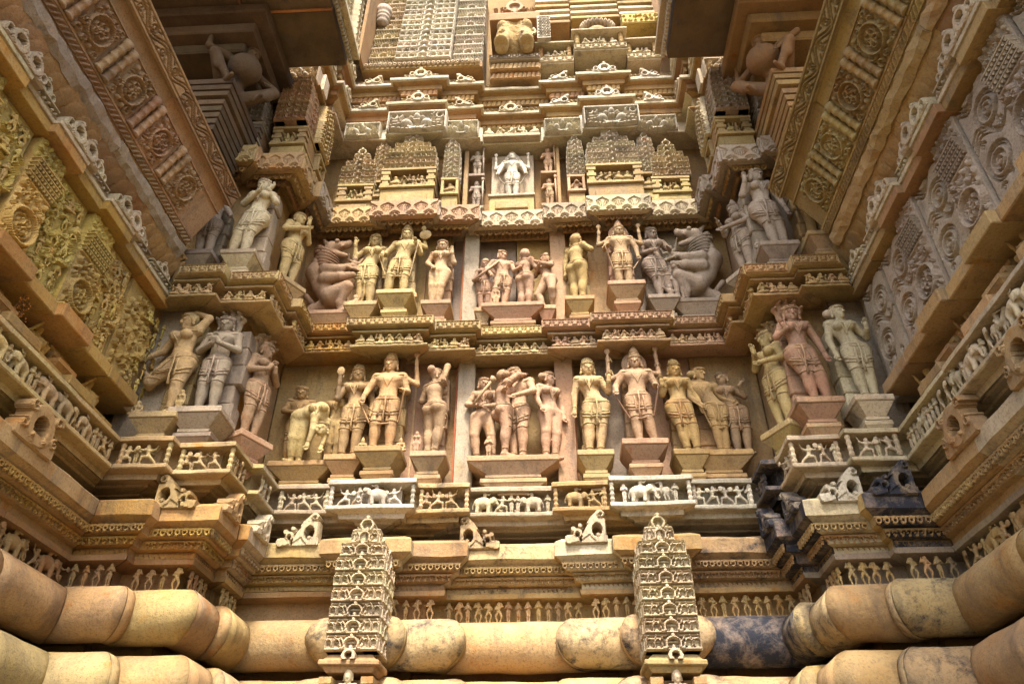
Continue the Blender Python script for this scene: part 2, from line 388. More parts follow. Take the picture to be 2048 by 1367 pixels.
def vine(w, h, d=.012, res=.006, period=None, amp=None, ground=0.0):
    R = Rel(w, h, res, base=d); period = period or h * 3.0; amp = amp or h * .30
    x = np.linspace(0, w, int(w / .012)); z = h / 2 + amp * np.sin(x * 2 * math.pi / period)
    R.box(-.1, w + .1, h * .14, h * .17, 0, cut=True); R.box(-.1, w + .1, h * .83, h * .86, 0, cut=True)
    for o in (-.055, .055): R.stroke(np.column_stack([x, z + h * o * 1.7]), .0045, 0, cut=True)
    k = 0; xx = period * .25
    while xx < w:
        up = 1 if k % 2 == 0 else -1; c = (xx, h / 2 - up * amp * .28)
        R.spiral(c, h * .25, 1.5, R_(90 * up), .0, .0125, cut=True, flip=-up)
        for q in (-1, 1): R.stroke([(xx + q * period * .2, h / 2 + up * h * -.30), (xx + q * period * .12, h / 2 - up * h * .2)], .004, 0, cut=True)
        xx += period / 2; k += 1
    R.rough(.0008); return R
def medal(w, h, seed=0, d=.02, res=.0065, c=None, r=None):
    R = Rel(w, h, res); c = c or (w / 2, h / 2); r = r or min(w, h) * .36
    R.curls(0, w, 0, h, .026, d * .9, seed)
    R.disc(c, r * 1.16, .002, cut=True); R.ring(c, r * 1.02, .016, d * 1.2); R.disc(c, r * .86, .003, cut=True)
    q = random.Random(seed + 5)
    for k in range(5): R.spiral((c[0] + r * .45 * math.cos(k * 1.257), c[1] + r * .45 * math.sin(k * 1.257)), r * .33, 1.3, k * 2.1, d, r * .14, flip=q.choice((1, -1)))
    R.disc(c, r * .2, d, rnd=True); R.rough(.0015); return R
def braid(w, h, d=.01, res=.006):
    R = Rel(w, h, res); n = int(w / (h * .75))
    R.box(0, w, 0, h * .1, d); R.box(0, w, h * .9, h, d)
    for i in range(n + 1):
        x = i * w / n; R.stroke([(x - h * .3, h * .2), (x - h * .05, h * .45), (x + h * .05, h * .55), (x + h * .3, h * .8)], h * .11, d)
    return R
def bud_band(w, h, d=.016, res=.0062):
    """row of small lotus rosettes between two fillets with beads below"""
    R = Rel(w, h, res); R.box(0, w, h * .88, h, d); R.box(0, w, 0, h * .13, d); n = max(2, int(round(w / (h * .85)))); p = w / n
    for i in range(n):
        c = ((i + .5) * p, h * .50)
        for a in (-60, -20, 20, 60): R.stroke([c, (c[0] + p * .4 * math.sin(R_(a)), c[1] + h * .3 * math.cos(R_(a)))], p * .075, d * .9)
        R.disc((c[0], h * .36), p * .32, d * 1.15, rz=h * .15, rnd=True); R.box(i * p - .003, i * p + .003, h * .1, h * .9, d * .8)
    return R
def fringe(w, h, d=.016, pitch=.045, kind=0, res=.006):
    R = Rel(w, h, res, base=-.004); n = max(1, int(round(w / pitch))); p = w / n
    R.box(0, w, h * .7, h, d)
    for i in range(n):
        cx = (i + .5) * p
        if kind == 0:
            R.disc((cx, h * .58), p * .42, d, rz=h * .5); R.disc((cx, h * .5), p * .18, .0, cut=True)
        elif kind == 1:
            R.stroke([(cx - p * .42, h * .9), (cx, h * .08), (cx + p * .42, h * .9)], p * .10, d); R.disc((cx, h * .66), p * .1, d)
        else:
            R.stroke([(cx - p * .35, h * .9), (cx + p * .3, h * .1)], p * .13, d)
    return R
def teeth(*a, mat='tan', **k):
    R = fringe(*a, **k); return cutout(R, 'toothed_fringe', mat, .006, .003)
def petals(w, h, d=.02, pitch=.06, res=.007):
    R = Rel(w, h, res, base=d); n = max(1, int(round(w / pitch))); p = w / n
    for i in range(n + 1):
        x = np.array([0, .1, .25, .3]) * p + i * p; R.stroke(np.column_stack([x, np.array([.05, .4, .75, .95]) * h]), .0045, 0, cut=True)
    return R

# ------------------------------------------------------------------ implicit bodies meshed with surface nets
def rotm(axis, deg):
    return np.array(Matrix.Rotation(R_(deg), 3, axis))
class Body:
    """smooth union of tapered capsules and ellipsoids; front is -y"""
    def __init__(s, vox=.0062): s.P = []; s.cut = []; s.vox = vox
    def cap(s, a, b, ra, rb=None, k=.012, cut=False):
        (s.cut if cut else s.P).append(('c', np.array(a, float), np.array(b, float), ra, ra if rb is None else rb, k))
    def chain(s, pts, rs, k=.012):
        for a, b, r0, r1 in zip(pts[:-1], pts[1:], rs[:-1], rs[1:]): s.cap(a, b, r0, r1, k)
    def ell(s, c, r, rot=None, k=.012, cut=False):
        (s.cut if cut else s.P).append(('e', np.array(c, float), np.array(r, float), rot, None, k))
    @staticmethod
    def dist(p, X):
        if p[0] == 'c':
            a, b, ra, rb = p[1:5]; ab = b - a; pa = X - a
            t = np.clip((pa @ ab) / (ab @ ab + 1e-12), 0, 1)
            return np.linalg.norm(pa - t[..., None] * ab, axis=-1) - (ra + t * (rb - ra))
        q = X - p[1]
        if p[3] is not None: q = q @ p[3]
        k0 = np.linalg.norm(q / p[2], axis=-1); k1 = np.linalg.norm(q / p[2] ** 2, axis=-1)
        return k0 * (k0 - 1) / (k1 + 1e-9)
    def bounds(s, p, pad):
        if p[0] == 'c': lo = np.minimum(p[1] - p[3], p[2] - p[4]); hi = np.maximum(p[1] + p[3], p[2] + p[4])
        else: m = max(p[2]) if p[3] is not None else p[2]; lo, hi = p[1] - m, p[1] + m
        return lo - pad, hi + pad
    def field(s, X):
        """distance at a few points"""
        d = np.full(X.shape[:-1], 9.0)
        for p in s.P:
            e = s.dist(p, X); k = p[5]; hh = np.clip(.5 + .5 * (d - e) / k, 0, 1); d = d * (1 - hh) + e * hh - k * hh * (1 - hh)
        return d
    def build(s, name, mat, smooth=True, rough=0.0):
        v = s.vox; B = [s.bounds(p, 2.5 * v) for p in s.P]; lo = np.min([b[0] for b in B], 0); hi = np.max([b[1] for b in B], 0)
        n = np.ceil((hi - lo) / v).astype(int) + 1; ax = [lo[i] + v * np.arange(n[i]) for i in range(3)]
        D = np.full(n, .05, np.float32)
        for lst, cut in ((s.P, False), (s.cut, True)):
            for p in lst:
                l, h = s.bounds(p, p[5] + 2.5 * v); a = np.clip(np.floor((l - lo) / v).astype(int), 0, n); b = np.clip(np.ceil((h - lo) / v).astype(int) + 1, 0, n)
                if (b <= a).any(): continue
                sl = tuple(slice(a[i], b[i]) for i in range(3))
                X = np.stack(np.meshgrid(*[ax[i][sl[i]] for i in range(3)], indexing='ij'), -1)
                e = s.dist(p, X); k = p[5]; d = D[sl]
                if not cut: hh = np.clip(.5 + .5 * (d - e) / k, 0, 1); D[sl] = d * (1 - hh) + e * hh - k * hh * (1 - hh)
                else: D[sl] = np.maximum(d, -e)
        ins = D < 0; off = np.zeros(3); cells = tuple(n - 1); cnt = np.zeros(cells, np.float32); acc = np.zeros(cells + (3,), np.float32); quads = []
        for axx in range(3):
            o1, o2 = [a for a in range(3) if a != axx]
            s0 = [slice(None)] * 3; s1 = [slice(None)] * 3; s0[axx] = slice(0, -1); s1[axx] = slice(1, None)
            A, Bv = D[tuple(s0)], D[tuple(s1)]; ch = ins[tuple(s0)] != ins[tuple(s1)]
            idx = np.argwhere(ch)
            if not len(idx): continue
            da = A[ch]; db = Bv[ch]; t = da / (da - db); pos = idx.astype(np.float32); pos[:, axx] += t
            ok = (idx[:, o1] > 0) & (idx[:, o2] > 0) & (idx[:, o1] < n[o1] - 1) & (idx[:, o2] < n[o2] - 1); idx, pos = idx[ok], pos[ok]; fl = ins[tuple(s0)][ch][ok]
            cs = []
            for e1, e2 in ((0, 0), (1, 0), (1, 1), (0, 1)):
                c = idx.copy(); c[:, o1] -= e1; c[:, o2] -= e2; key = (c[:, 0], c[:, 1], c[:, 2]); np.add.at(cnt, key, 1); np.add.at(acc, key, pos); cs.append(np.ravel_multi_index(key, cells))
            q = np.stack(cs, -1)
            if axx == 1: fl = ~fl
            q[fl] = q[fl][:, ::-1]; quads.append(q)
        used = np.flatnonzero(cnt.ravel()); rem = np.full(cnt.size, -1); rem[used] = np.arange(len(used))
        V = acc.reshape(-1, 3)[used] / cnt.ravel()[used][:, None] * v + lo
        if rough: V = V + (hsh(V)[:, None] - .5) * rough
        return rawmesh(name, V, rem[np.concatenate(quads)], mat, smooth)
    def out(s, c, dirv, r0=.0, extra=0.0):
        """point where a ray from c leaves the body"""
        c = np.asarray(c, float); dirv = np.asarray(dirv, float); dirv = dirv / np.linalg.norm(dirv); t = np.linspace(.002, .16, 60)
        d = s.field(c + t[:, None] * dirv); i = np.flatnonzero(d > 0); k = t[i[0]] if len(i) else .05
        return c + dirv * (k + extra)
    def loop(s, mb, c, u, v, r, n=20, sag=0.0, a0=0, a1=360, extra=0.0):
        """a cord laid round the body at c in the plane u,v; sag drops the -y side"""
        P = []
        full = a1 - a0 >= 360
        for a in np.linspace(a0, a1, n, endpoint=not full):
            d = np.cos(R_(a)) * np.asarray(u, float) + np.sin(R_(a)) * np.asarray(v, float)
            p = s.out(c, d, extra=extra); p[2] -= sag * max(0, -math.sin(R_(a))) ** 1.5 if True else 0; P.append(p)
        mb.tube(P, r, 6, closed=full)

def human(H=.74, sex='f', sway=0.0, torso=0.0, head=(0, 0), yaw=0.0, hyaw=0.0, nod=0.0, J=None, crown='bun', vox=.0062, jewel=True, cloth=True, legs=1, hood=False, halo=False, scarf=False, seed=0, fingers=True):
    """figure of height H standing at the origin; returns dict of part meshes. J overrides joints in units of H, before yaw"""
    f = sex == 'f'; J = dict(J or {}); sway *= 1.5; torso *= 1.5
    p = {}
    p['pel'] = (sway, 0, .52); p['wst'] = (sway * .45 + torso * .35, .0, .615); p['chs'] = (torso, 0, .715)
    p['nck'] = (torso * 1.0 + head[0] * .3, .0, .835); p['hd'] = (torso + head[0], -.012, .905 + head[1])
    sh = .098 if f else .118; tilt = -torso * .25
    p['sL'] = (torso - sh, .0, .785 + tilt); p['sR'] = (torso + sh, .0, .785 - tilt)
    p['hL'] = (sway - .052, 0, .50); p['hR'] = (sway + .052, 0, .50)
    p['aL'] = (-.045, .0, .045); p['aR'] = (.05, .0, .045)
    p['kL'] = tuple((np.array(p['hL']) * .5 + np.array(p['aL']) * .5 + np.array([-.006, -.022, .015]))); p['kR'] = tuple((np.array(p['hR']) * .5 + np.array(p['aR']) * .5 + np.array([.006, -.022, .015])))
    p['eL'] = (p['sL'][0] - .035, .005, .635); p['eR'] = (p['sR'][0] + .035, .005, .635)
    p['wL'] = (p['eL'][0] + .0, -.03, .50); p['wR'] = (p['eR'][0] - .0, -.03, .50)
    for k_, v_ in J.items(): p[k_] = v_
    cy, sy = math.cos(R_(yaw)), math.sin(R_(yaw))
    def T(q): q = np.asarray(q, float); return np.array([q[0] * cy - q[1] * sy, q[0] * sy + q[1] * cy, q[2]]) * H
    RY = rotm('Z', yaw)
    Q = {k_: T(v_) for k_, v_ in p.items() if not k_.startswith('_')}
    fr = RY @ np.array([0, -1, 0.]); rt = RY @ np.array([1., 0, 0])
    B = Body(vox)
    kk = .022 * H; H0 = H; H = H * 1.20    # sturdy limbs; joint places keep the true height
    # trunk
    B.ell(Q['pel'] + [0, 0, .0], np.array([.098 if f else .086, .066, .070]) * H, RY, kk)
    B.ell(Q['wst'], np.array([.060 if f else .068, .046, .062]) * H, RY, kk * 1.6)
    B.ell(Q['chs'] + [0, 0, .02 * H], np.array([.078 if f else .096, .054, .085]) * H, RY, kk * 1.4)
    B.cap(Q['pel'], Q['wst'], .066 * H, .050 * H, kk); B.cap(Q['wst'], Q['chs'], .052 * H, .066 * H, kk)
    B.cap(Q['sL'], Q['sR'], .034 * H, .034 * H, kk); B.cap(Q['nck'] - [0, 0, .04 * H], Q['hd'], .031 * H, .028 * H, .01)
    for sgn in (-1, 1):
        B.ell(Q['pel'] + rt * sgn * .045 * H - fr * .035 * H + np.array([0, 0, -.02 * H]), np.array([.05, .052, .052]) * H * (1 if f else .85), None, kk)
        if f: B.ell(Q['chs'] + rt * sgn * .042 * H + fr * .055 * H + np.array([0, 0, .022 * H]), np.array([.0395, .036, .0385]) * H, None, .006 * H)
        else: B.ell(Q['chs'] + rt * sgn * .045 * H + fr * .032 * H + np.array([0, 0, .028 * H]), np.array([.045, .026, .034]) * H, None, kk)
    if f: B.ell(Q['wst'] + fr * .028 * H - np.array([0, 0, .03 * H]), np.array([.04, .03, .035]) * H, None, kk)
    # limbs
    for c in 'LR':
        B.chain([Q['h' + c], Q['k' + c]], [(.066 if f else .060) * H, .041 * H], kk * .6)
        B.chain([Q['k' + c], Q['a' + c]], [.041 * H, .0245 * H], kk * .5)
        mid = Q['k' + c] * .68 + Q['a' + c] * .32; B.ell(mid - fr * .012 * H, np.array([.037, .038, .07]) * H, None, kk)
        a = Q['a' + c]; sg = -1 if c == 'L' else 1
        toe = p.get('_toe' + c); td = (RY @ np.array(toe) if toe else (fr + rt * sg * .45)); td = td / np.linalg.norm(td)
        fd = a + td * .075 * H; fd[2] = a[2] - .030 * H if not toe or abs(toe[2]) < .3 else fd[2]
        B.cap(a - td * .015 * H - np.array([0, 0, .02 * H]), fd, .022 * H, .0155 * H, .01)
        s_, e_, w_ = Q['s' + c], Q['e' + c], Q['w' + c]
        B.ell(s_, np.array([.037, .037, .037]) * H, None, kk)
        B.chain([s_, e_], [.034 * H, .026 * H], .008); B.chain([e_, w_], [.0265 * H, .0165 * H], .008)
        hd = (w_ - e_) / (np.linalg.norm(w_ - e_) + 1e-9)
        if ('_h' + c) in p: hd = RY @ np.array(p['_h' + c], float); hd /= np.linalg.norm(hd)
        B.cap(w_, w_ + hd * .038 * H, .0165 * H, .019 * H, .008); Q['p' + c] = w_ + hd * .05 * H; Q['d' + c] = hd
    H = H0
    # head
    RH = RY @ rotm('Z', hyaw) @ rotm('X', nod) @ rotm('Y', p.get('_roll', (0,))[0] if '_roll' in p else 0)
    hc = Q['hd']; hs = H * 1.24
    def hp(x, y, z): return hc + RH @ (np.array([x, y, z]) * hs)
    B.ell(hp(0, .004, .010), np.array([.047, .052, .054]) * hs, RH, .01); B.ell(hp(0, -.012, -.018), np.array([.036, .037, .040]) * hs, RH, .01)
    B.ell(hp(0, -.038, -.046), np.array([.015, .013, .012]) * hs, RH, .008)
    B.cap(hp(0, -.048, .012), hp(0, -.060, -.012), .0048 * hs, .0095 * hs, .004)
    B.ell(hp(0, -.047, -.0285), np.array([.0155, .009, .0042]) * hs, RH, .002); B.ell(hp(0, -.0455, -.036), np.array([.012, .009, .0042]) * hs, RH, .002)
    for sgn in (-1, 1):
        B.ell(hp(sgn * .019, -.046, .006), np.array([.0125, .009, .0055]) * hs, RH, .002)
        B.cap(hp(sgn * .007, -.050, .019), hp(sgn * .033, -.041, .020), .004 * hs, .003 * hs, .004)
        B.ell(hp(sgn * .050, .004, -.006), np.array([.008, .013, .022]) * hs, RH, .004); B.ell(hp(sgn * .052, .0, -.032), np.array([.010, .011, .012]) * hs, RH, .004)
        B.ell(hp(sgn * .0185, -.0535, .0135), np.array([.012, .008, .0035]) * hs, RH, .002, cut=True)
    B.ell(hp(0, -.056, -.0325), np.array([.012, .006, .0016]) * hs, RH, .002, cut=True)
    parts = {}
    # hair / headdress
    C = Body(vox)
    C.ell(hp(0, .010, .020), np.array([.054, .056, .052]) * hs, RH, .006); C.ell(hp(0, -.035, -.012), np.array([.052, .040, .052]) * hs, RH, .002, cut=True)
    if crown == 'bun': C.ell(hp(.03 * (1 if seed % 2 else -1), .058, .030), np.array([.036, .034, .034]) * hs, RH, .01)
    if crown == 'sidebun': C.ell(hp(-.062, .03, .0), np.array([.034, .032, .032]) * hs, RH, .006)
    if crown == 'tall':
        for k_, (z_, r_) in enumerate(((.045, .050), (.070, .047), (.092, .041), (.112, .033), (.130, .022), (.144, .012))): C.ell(hp(0, .012, z_), np.array([r_, r_, .0145]) * hs, RH, .003)
    if crown == 'cone': C.chain([hp(0, .012, .04), hp(0, .015, .12)], [.05 * hs, .014 * hs], .005)
    if crown == 'low':
        for k_ in range(7):
            a = R_(-78 + k_ * 26); C.ell(hp(.049 * math.sin(a), .004 - .049 * math.cos(a) * .8, .046), np.array([.011, .010, .016]) * hs, RH, .004)
    if crown == 'fan': C.ell(hp(0, .015, .070), np.array([.046, .012, .040]) * hs, RH, .004); C.ell(hp(0, -.002, .072), np.array([.020, .008, .020]) * hs, RH, .002)
    parts['headdress'] = C
    jb = MB()
    # diadem, ear rings
    for z_, r_ in ((.036, .0052), (.047, .0035)):
        jb.tube([hp(.050 * math.sin(a), .004 - .052 * math.cos(a), z_) for a in np.linspace(-2.0, 2.0, 14)], r_ * hs, 6)
    for sgn in (-1, 1): a = hp(sgn * .055, .0, -.036); jb.tube([a + rt * .0 + np.array([0, 0, t]) * H for t in (.012, 0, -.012)], [.006 * H, .0125 * H, .006 * H], 8)
    if jewel:
        up = np.array([0, 0, 1.])
        B.loop(jb, Q['nck'] - up * .012 * H, rt, -fr, .006 * H, 16)
        B.loop(jb, Q['nck'] - up * .045 * H, rt, -fr, .006 * H, 18, sag=.018 * H)
        P = [Q['chs'] + rt * x * H + fr * .03 * H + up * z * H for x, z in ((-.075, .075), (-.04, .02), (-.008, -.04), (0, -.075), (.008, -.04), (.04, .02), (.075, .075))]
        jb.tube([B.out(q - fr * .03 * H, fr) for q in P], .005 * H, 5)
        for c in 'LR':
            for (a, b, t, r_) in (('s', 'e', .55, .0055), ('e', 'w', .86, .0055), ('e', 'w', .95, .004)):
                A, Bq = Q[a + c], Q[b + c]; ax_ = (Bq - A) / (np.linalg.norm(Bq - A) + 1e-9); u = np.cross(ax_, fr + .01); u /= np.linalg.norm(u); w_ = np.cross(ax_, u)
                R0 = {('s', .55): .033, ('e', .86): .0215, ('e', .95): .020}[(a, t)] * H
                cc = A + (Bq - A) * t; jb.tube([cc + R0 * (math.cos(x) * u + math.sin(x) * w_) for x in np.arange(10) * .6283], r_ * H, 5, closed=True)
            A = Q['a' + c] * .85 + Q['k' + c] * .15; jb.tube([A + .033 * H * (math.cos(x) * rt + math.sin(x) * fr) for x in np.arange(10) * .6283], .006 * H, 5, closed=True)
    parts['jewellery'] = jb
    if cloth:
        g = MB(); up = np.array([0, 0, 1.]); pc = Q['pel']
        for dz, r_ in ((.045, .008), (.028, .006), (.012, .0075)):
            B.loop(g, pc + up * dz * H, rt, -fr, r_ * H, 22, sag=.02 * H)
        for c, sg in (('L', -1), ('R', 1)):
            hA, kA = Q['h' + c], Q['k' + c]
            for t, sag, r_ in ((.30, .05, .006), (.5, .035, .006), (.93, .0, .007)):
                cc = hA + (kA - hA) * t; B.loop(g, cc, rt, -fr, r_ * H, 12, sag=sag * H, a0=180, a1=360)
            ax0 = hA + fr * .02 * H; P = []
            for t in (0, .25, .5, .75): q = ax0 + (kA - hA) * t - rt * sg * .012 * H; P.append(B.out(q - fr * .02 * H, fr, extra=.002 * H))
            g.tube(P, [.006 * H, .008 * H, .009 * H, .013 * H], 6)
        q0 = B.out(pc + up * .02 * H, fr); zz = q0[2]
        g.tube([q0, q0 + fr * .006 * H - up * .09 * H + rt * .004 * H, q0 - up * .19 * H - rt * .006 * H, q0 - fr * .01 * H - up * .27 * H], np.array([.009, .007, .007, .014]) * H, 6)
        parts['waist_cloth'] = g
    if scarf:
        g = MB(); a = (Q['pL'] + Q['eL']) / 2; kn = (Q['kL'] + Q['kR']) / 2; b = (Q['pR'] + Q['eR']) / 2
        pts = [Q['eL'] + rt * -.02 * H, Q['pL'] - rt * .03 * H, np.array([Q['kL'][0] - .05 * H, Q['kL'][1], Q['kL'][2]]), kn + fr * .065 * H - np.array([0, 0, .03 * H]), np.array([Q['kR'][0] + .06 * H, Q['kR'][1], Q['kR'][2] + .02 * H]), Q['pR'] + rt * .03 * H]
        t = np.linspace(0, len(pts) - 1, 30); i = np.minimum(t.astype(int), len(pts) - 2); u = (t - i)[:, None]; u = u * u * (3 - 2 * u) * .4 + u * .6
        PP = np.array(pts); g.tube(PP[i] * (1 - u) + PP[i + 1] * u, .0085 * H, 7); parts['scarf'] = g
    if hood:
        C = Body(vox * 1.15); hb = hc - fr * .02 * H
        C.ell(hb - fr * .045 * H + np.array([0, 0, .03 * H]), np.array([.115, .022, .15]) * H, RY, .02)
        C.ell(hb - fr * .015 * H + np.array([0, 0, .01 * H]), np.array([.085, .03, .11]) * H, RY, .005, cut=True)
        for k_ in range(5):
            a = R_(-64 + 32 * k_); q = hb - fr * .04 * H + rt * math.sin(a) * .125 * H + np.array([0, 0, (.03 + math.cos(a) * .15) * H])
            C.chain([q - np.array([0, 0, .05 * H]) - rt * math.sin(a) * .03 * H, q, q + fr * .055 * H + np.array([0, 0, -.004 * H])], [.020 * H, .024 * H, .013 * H], .012)
        parts['snake_hood'] = C
    if halo:
        g = MB(); n = 22; c0 = hc - fr * .055 * H + np.array([0, 0, .01 * H]); a_ = np.arange(n) * 2 * math.pi / n
        ri = [c0 + H * .115 * (math.cos(x) * rt + math.sin(x) * np.array([0, 0, 1.2])) for x in a_]
        V = [c0 + fr * .008 * H] + ri + [q - fr * .02 * H for q in ri] + [c0 - fr * .02 * H]
        F = [(0, 1 + i, 1 + (i + 1) % n) for i in range(n)] + [(1 + i, 1 + n + i, 1 + n + (i + 1) % n, 1 + (i + 1) % n) for i in range(n)] + [(1 + 2 * n, 1 + n + (i + 1) % n, 1 + n + i) for i in range(n)]
        g.add(V, F); g.tube(ri, .006 * H, 5, closed=True); parts['halo'] = g
    fg = MB()
    if fingers:
        for c in 'LR':
            pc, hd = Q['p' + c], Q['d' + c]; side = np.cross(hd, fr); ns = np.linalg.norm(side); side = side / ns if ns > .2 else rt
            curl = fr if ns > .2 else np.array([0, 0, -1.])
            for k_ in range(4):
                b = pc + side * (k_ - 1.5) * .0095 * H; l = (.030, .036, .033, .025)[k_] * H
                m = b + hd * l * .55 + curl * .004 * H; fg.tube([b - hd * .012 * H, m, m + hd * l * .45 + curl * .014 * H], np.array([.0062, .0056, .0042]) * H, 5)
            sg = 1 if c == 'L' else -1
            b = pc - hd * .03 * H + side * sg * .016 * H; m = b + hd * .02 * H + side * sg * .014 * H + curl * .006 * H; fg.tube([b, m, m + hd * .018 * H], np.array([.007, .006, .0045]) * H, 5)
    return dict(body=B, fingers=fg, parts=parts, Q=Q, fr=fr, rt=rt, H=H, hp=hp)
def join_mesh(a, extra):
    """append the quads of an MB to an existing mesh (fingers on a body)"""
    if not extra.V: return a
    n0 = len(a.vertices); co = np.empty(n0 * 3, np.float32); a.vertices.foreach_get('co', co); m = len(a.polygons)
    li = np.empty(len(a.loops), np.int32); a.loops.foreach_get('vertex_index', li)
    V = np.concatenate([co.reshape(-1, 3), np.concatenate(extra.V)]); ls = [0] * m; st = np.empty(m, np.int32); a.polygons.foreach_get('loop_start', st)
    fl = []; s2 = []; c = len(li)
    for f in extra.F: s2.append(c); fl += [i + n0 for i in f]; c += len(f)
    me = bpy.data.meshes.new(a.name); me.vertices.add(len(V)); me.vertices.foreach_set('co', V.astype(np.float32).ravel())
    al = np.concatenate([li, np.array(fl, np.int32)]); me.loops.add(len(al)); me.loops.foreach_set('vertex_index', al)
    me.polygons.add(m + len(s2)); me.polygons.foreach_set('loop_start', np.concatenate([st, np.array(s2, np.int32)])); me.update(calc_edges=True)
    me.materials.append(a.materials[0]); me.polygons.foreach_set('use_smooth', np.ones(len(me.polygons), bool)); bpy.data.meshes.remove(a); return me
def dress(t, h, mat, loc=(0, 0, 0), mat2=None):
    """link the parts of a figure under thing t at local loc"""
    me = join_mesh(h['body'].build('body', mat, rough=.0016), h['fingers']); bo = put(me, 'body', t, loc, local=True)
    for nme, g in h['parts'].items():
        if isinstance(g, Body): put(g.build(nme, mat2 or mat), nme, bo, local=True)
        elif g.V:
            oo = put(g.mesh(nme, mat2 or mat, smooth=True), nme, bo, local=True)
            if nme in ('jewellery', 'waist_cloth'): oo['kind'] = 'stuff'
def pedestal(t, w, d, mat, z=0, drop=1.0, two=True, broken=False):
    """bracket: worn slab, sloping underside, smaller stepped block below; built at the thing's origin"""
    d = d * .78
    b = MB(); b.cbox(-w / 2, w / 2, -d, .12, z - .042, z, .005)
    put(b.mesh('bracket_slab', mat, wobble=.0018), 'bracket_slab', t, local=True)
    b = MB(); b.frus(-w / 2 + .008, w / 2 - .008, -d + .008, .13, z - .13 * drop, z - .045, bx=w * .22, by=d * .45)
    b.frus(-w * .30, w * .30, -d * .55, .14, z - .15 * drop, z - .1305 * drop)
    put(b.mesh('bracket_corbel', mat, wobble=.0015), 'bracket_corbel', t, local=True)
    if two:
        b = MB(); b.cbox(-w * .36, w * .36, -d * .62, .14, z - .19 * drop, z - .158 * drop, .004); b.frus(-w * .34, w * .34, -d * .58, .13, z - .25 * drop, z - .191 * drop, bx=w * .12, by=d * .3)
        b.cbox(-w * .17, w * .17, -d * .38, .13, z - .272 * drop, z - .252 * drop, .003)
        put(b.mesh('bracket_foot', mat, wobble=.0015), 'bracket_foot', t, local=True)

def cutout(R, name, mat, thick=.03, thr=.0015):
    """pierced relief: only the raised cells of R, given a back and side walls"""
    nz, nx = R.H.shape; m = (R.H[:-1, :-1] > thr) & (R.H[:-1, 1:] > thr) & (R.H[1:, 1:] > thr) & (R.H[1:, :-1] > thr)
    I = np.arange(nz * nx).reshape(nz, nx); V = np.column_stack([R.X.ravel(), -R.H.ravel(), R.Z.ravel()]); Bk = V.copy(); Bk[:, 1] = thick; n0 = len(V)
    Q = np.stack([I[:-1, :-1], I[:-1, 1:], I[1:, 1:], I[1:, :-1]], -1)[m]; mp = np.pad(m, 1); S = []
    for (dz, dx, a, b) in ((-1, 0, (0, 0), (0, 1)), (1, 0, (1, 1), (1, 0)), (0, -1, (1, 0), (0, 0)), (0, 1, (0, 1), (1, 1))):
        e = m & ~mp[1 + dz:1 + dz + nz - 1, 1 + dx:1 + dx + nx - 1]; jj, ii = np.nonzero(e)
        A = I[jj + a[0], ii + a[1]]; B = I[jj + b[0], ii + b[1]]; S.append(np.stack([A, A + n0, B + n0, B], -1))
    F = np.concatenate([Q, Q[:, ::-1] + n0] + S); used = np.unique(F); rem = np.full(2 * n0, -1); rem[used] = np.arange(len(used))
    return rawmesh(name, np.concatenate([V, Bk])[used], rem[F], mat, False)

# ------------------------------------------------------------------ ground
g = MB(); g.box(-60, 60, -60, 60, -.4, 0); gr = put(g.mesh('ground', 'ground'), 'ground'); tag(gr, kind='structure')
def side_of(i):
    x = (CP[i][0] + CP[i + 1][0]) / 2
    return 'L' if x < -1.85 else ('R' if x > 1.40 else 'C')
def pick(L, Cc, R):
    def f(i, q, n):
        s = {'L': L, 'C': Cc, 'R': R}[side_of(i)]
        return rng.choice(s) if isinstance(s, (list, tuple)) else s
    return f
W0 = (-.245, 4.9, 3)
core = thing('wall_core', (W0[0], 5.3, 0), 'plain sandstone wall that fills the gaps behind the mouldings and statues', 'wall')
sweep(core, [(-.46, 1.9), (-.40, 1.9), (-.40, 11.6), (-.46, 11.6)], pick('brown', 'brown', 'brown'), 'core_stone', 3.0, step=1.2, i0=1, i1=NSEG - 1)
for i_ in (0, NSEG - 1): sweep(core, [(-.46, 1.9), (-.40, 1.9), (-.40, 5.30), (-.46, 5.30)], 'brown', 'core_stone', 3.0, i0=i_, i1=i_ + 1, step=1.2)

# ---- rolls
def roll(name, label, o, z, r, mat, ln):
    t = thing(name, (W0[0], 5.0, z - r), label, 'moulding', 'roll mouldings under the carved wall')
    a = np.linspace(-115, 115, 19); prof = [(o + r * math.cos(R_(x)), z + r * .97 * math.sin(R_(x))) for x in a] + [(-.42, z + r * .35), (-.42, z - r * .35)]
    sweep(t, prof, mat, 'roll_stone', ln, step=.09, smooth=True, amp=.003)
    return t
def rollmat(i, q, n):
    x = (CP[i][0] + CP[i + 1][0]) / 2
    if i == BAY['G']: return 'black'
    if RET_R2 <= i <= RET_R1 + 0: return 'stain' if i != RET_R2 else 'black'
    if i == BAY['F'] : return 'stain' if q == n - 1 else 'tan'
    return rng.choice(['tan', 'tan', 'tan', 'stain'] if x > -1.9 else ['tan', 'tan', 'ochre'])
roll('roll_moulding', 'lowest rounded stone roll moulding, cut by the bottom edge of the photo', -.10, 2.425, .170, lambda i, q, n: rng.choice(['gold', 'tan', 'tan', 'stain' if CP[i][0] > .3 else 'gold']), .62)
roll('roll_moulding', 'big rounded stone roll moulding directly under the row of small dancers, blackened at right', -.150, 2.80, .152, rollmat, .62)
def sill(o, z0, z1, mat, name='stone_block', parent=None, ln=.9, back=-.42, c=.006, **k):
    sweep(parent, [(back, z0), (o - c, z0), (o, z0 + c), (o, z1 - c), (o - c, z1), (back, z1)], mat, name, ln, **k)
tj = thing('joint_course', (W0[0], 5.1, 2.56), 'thin shadowed course between the two big roll mouldings', 'moulding')
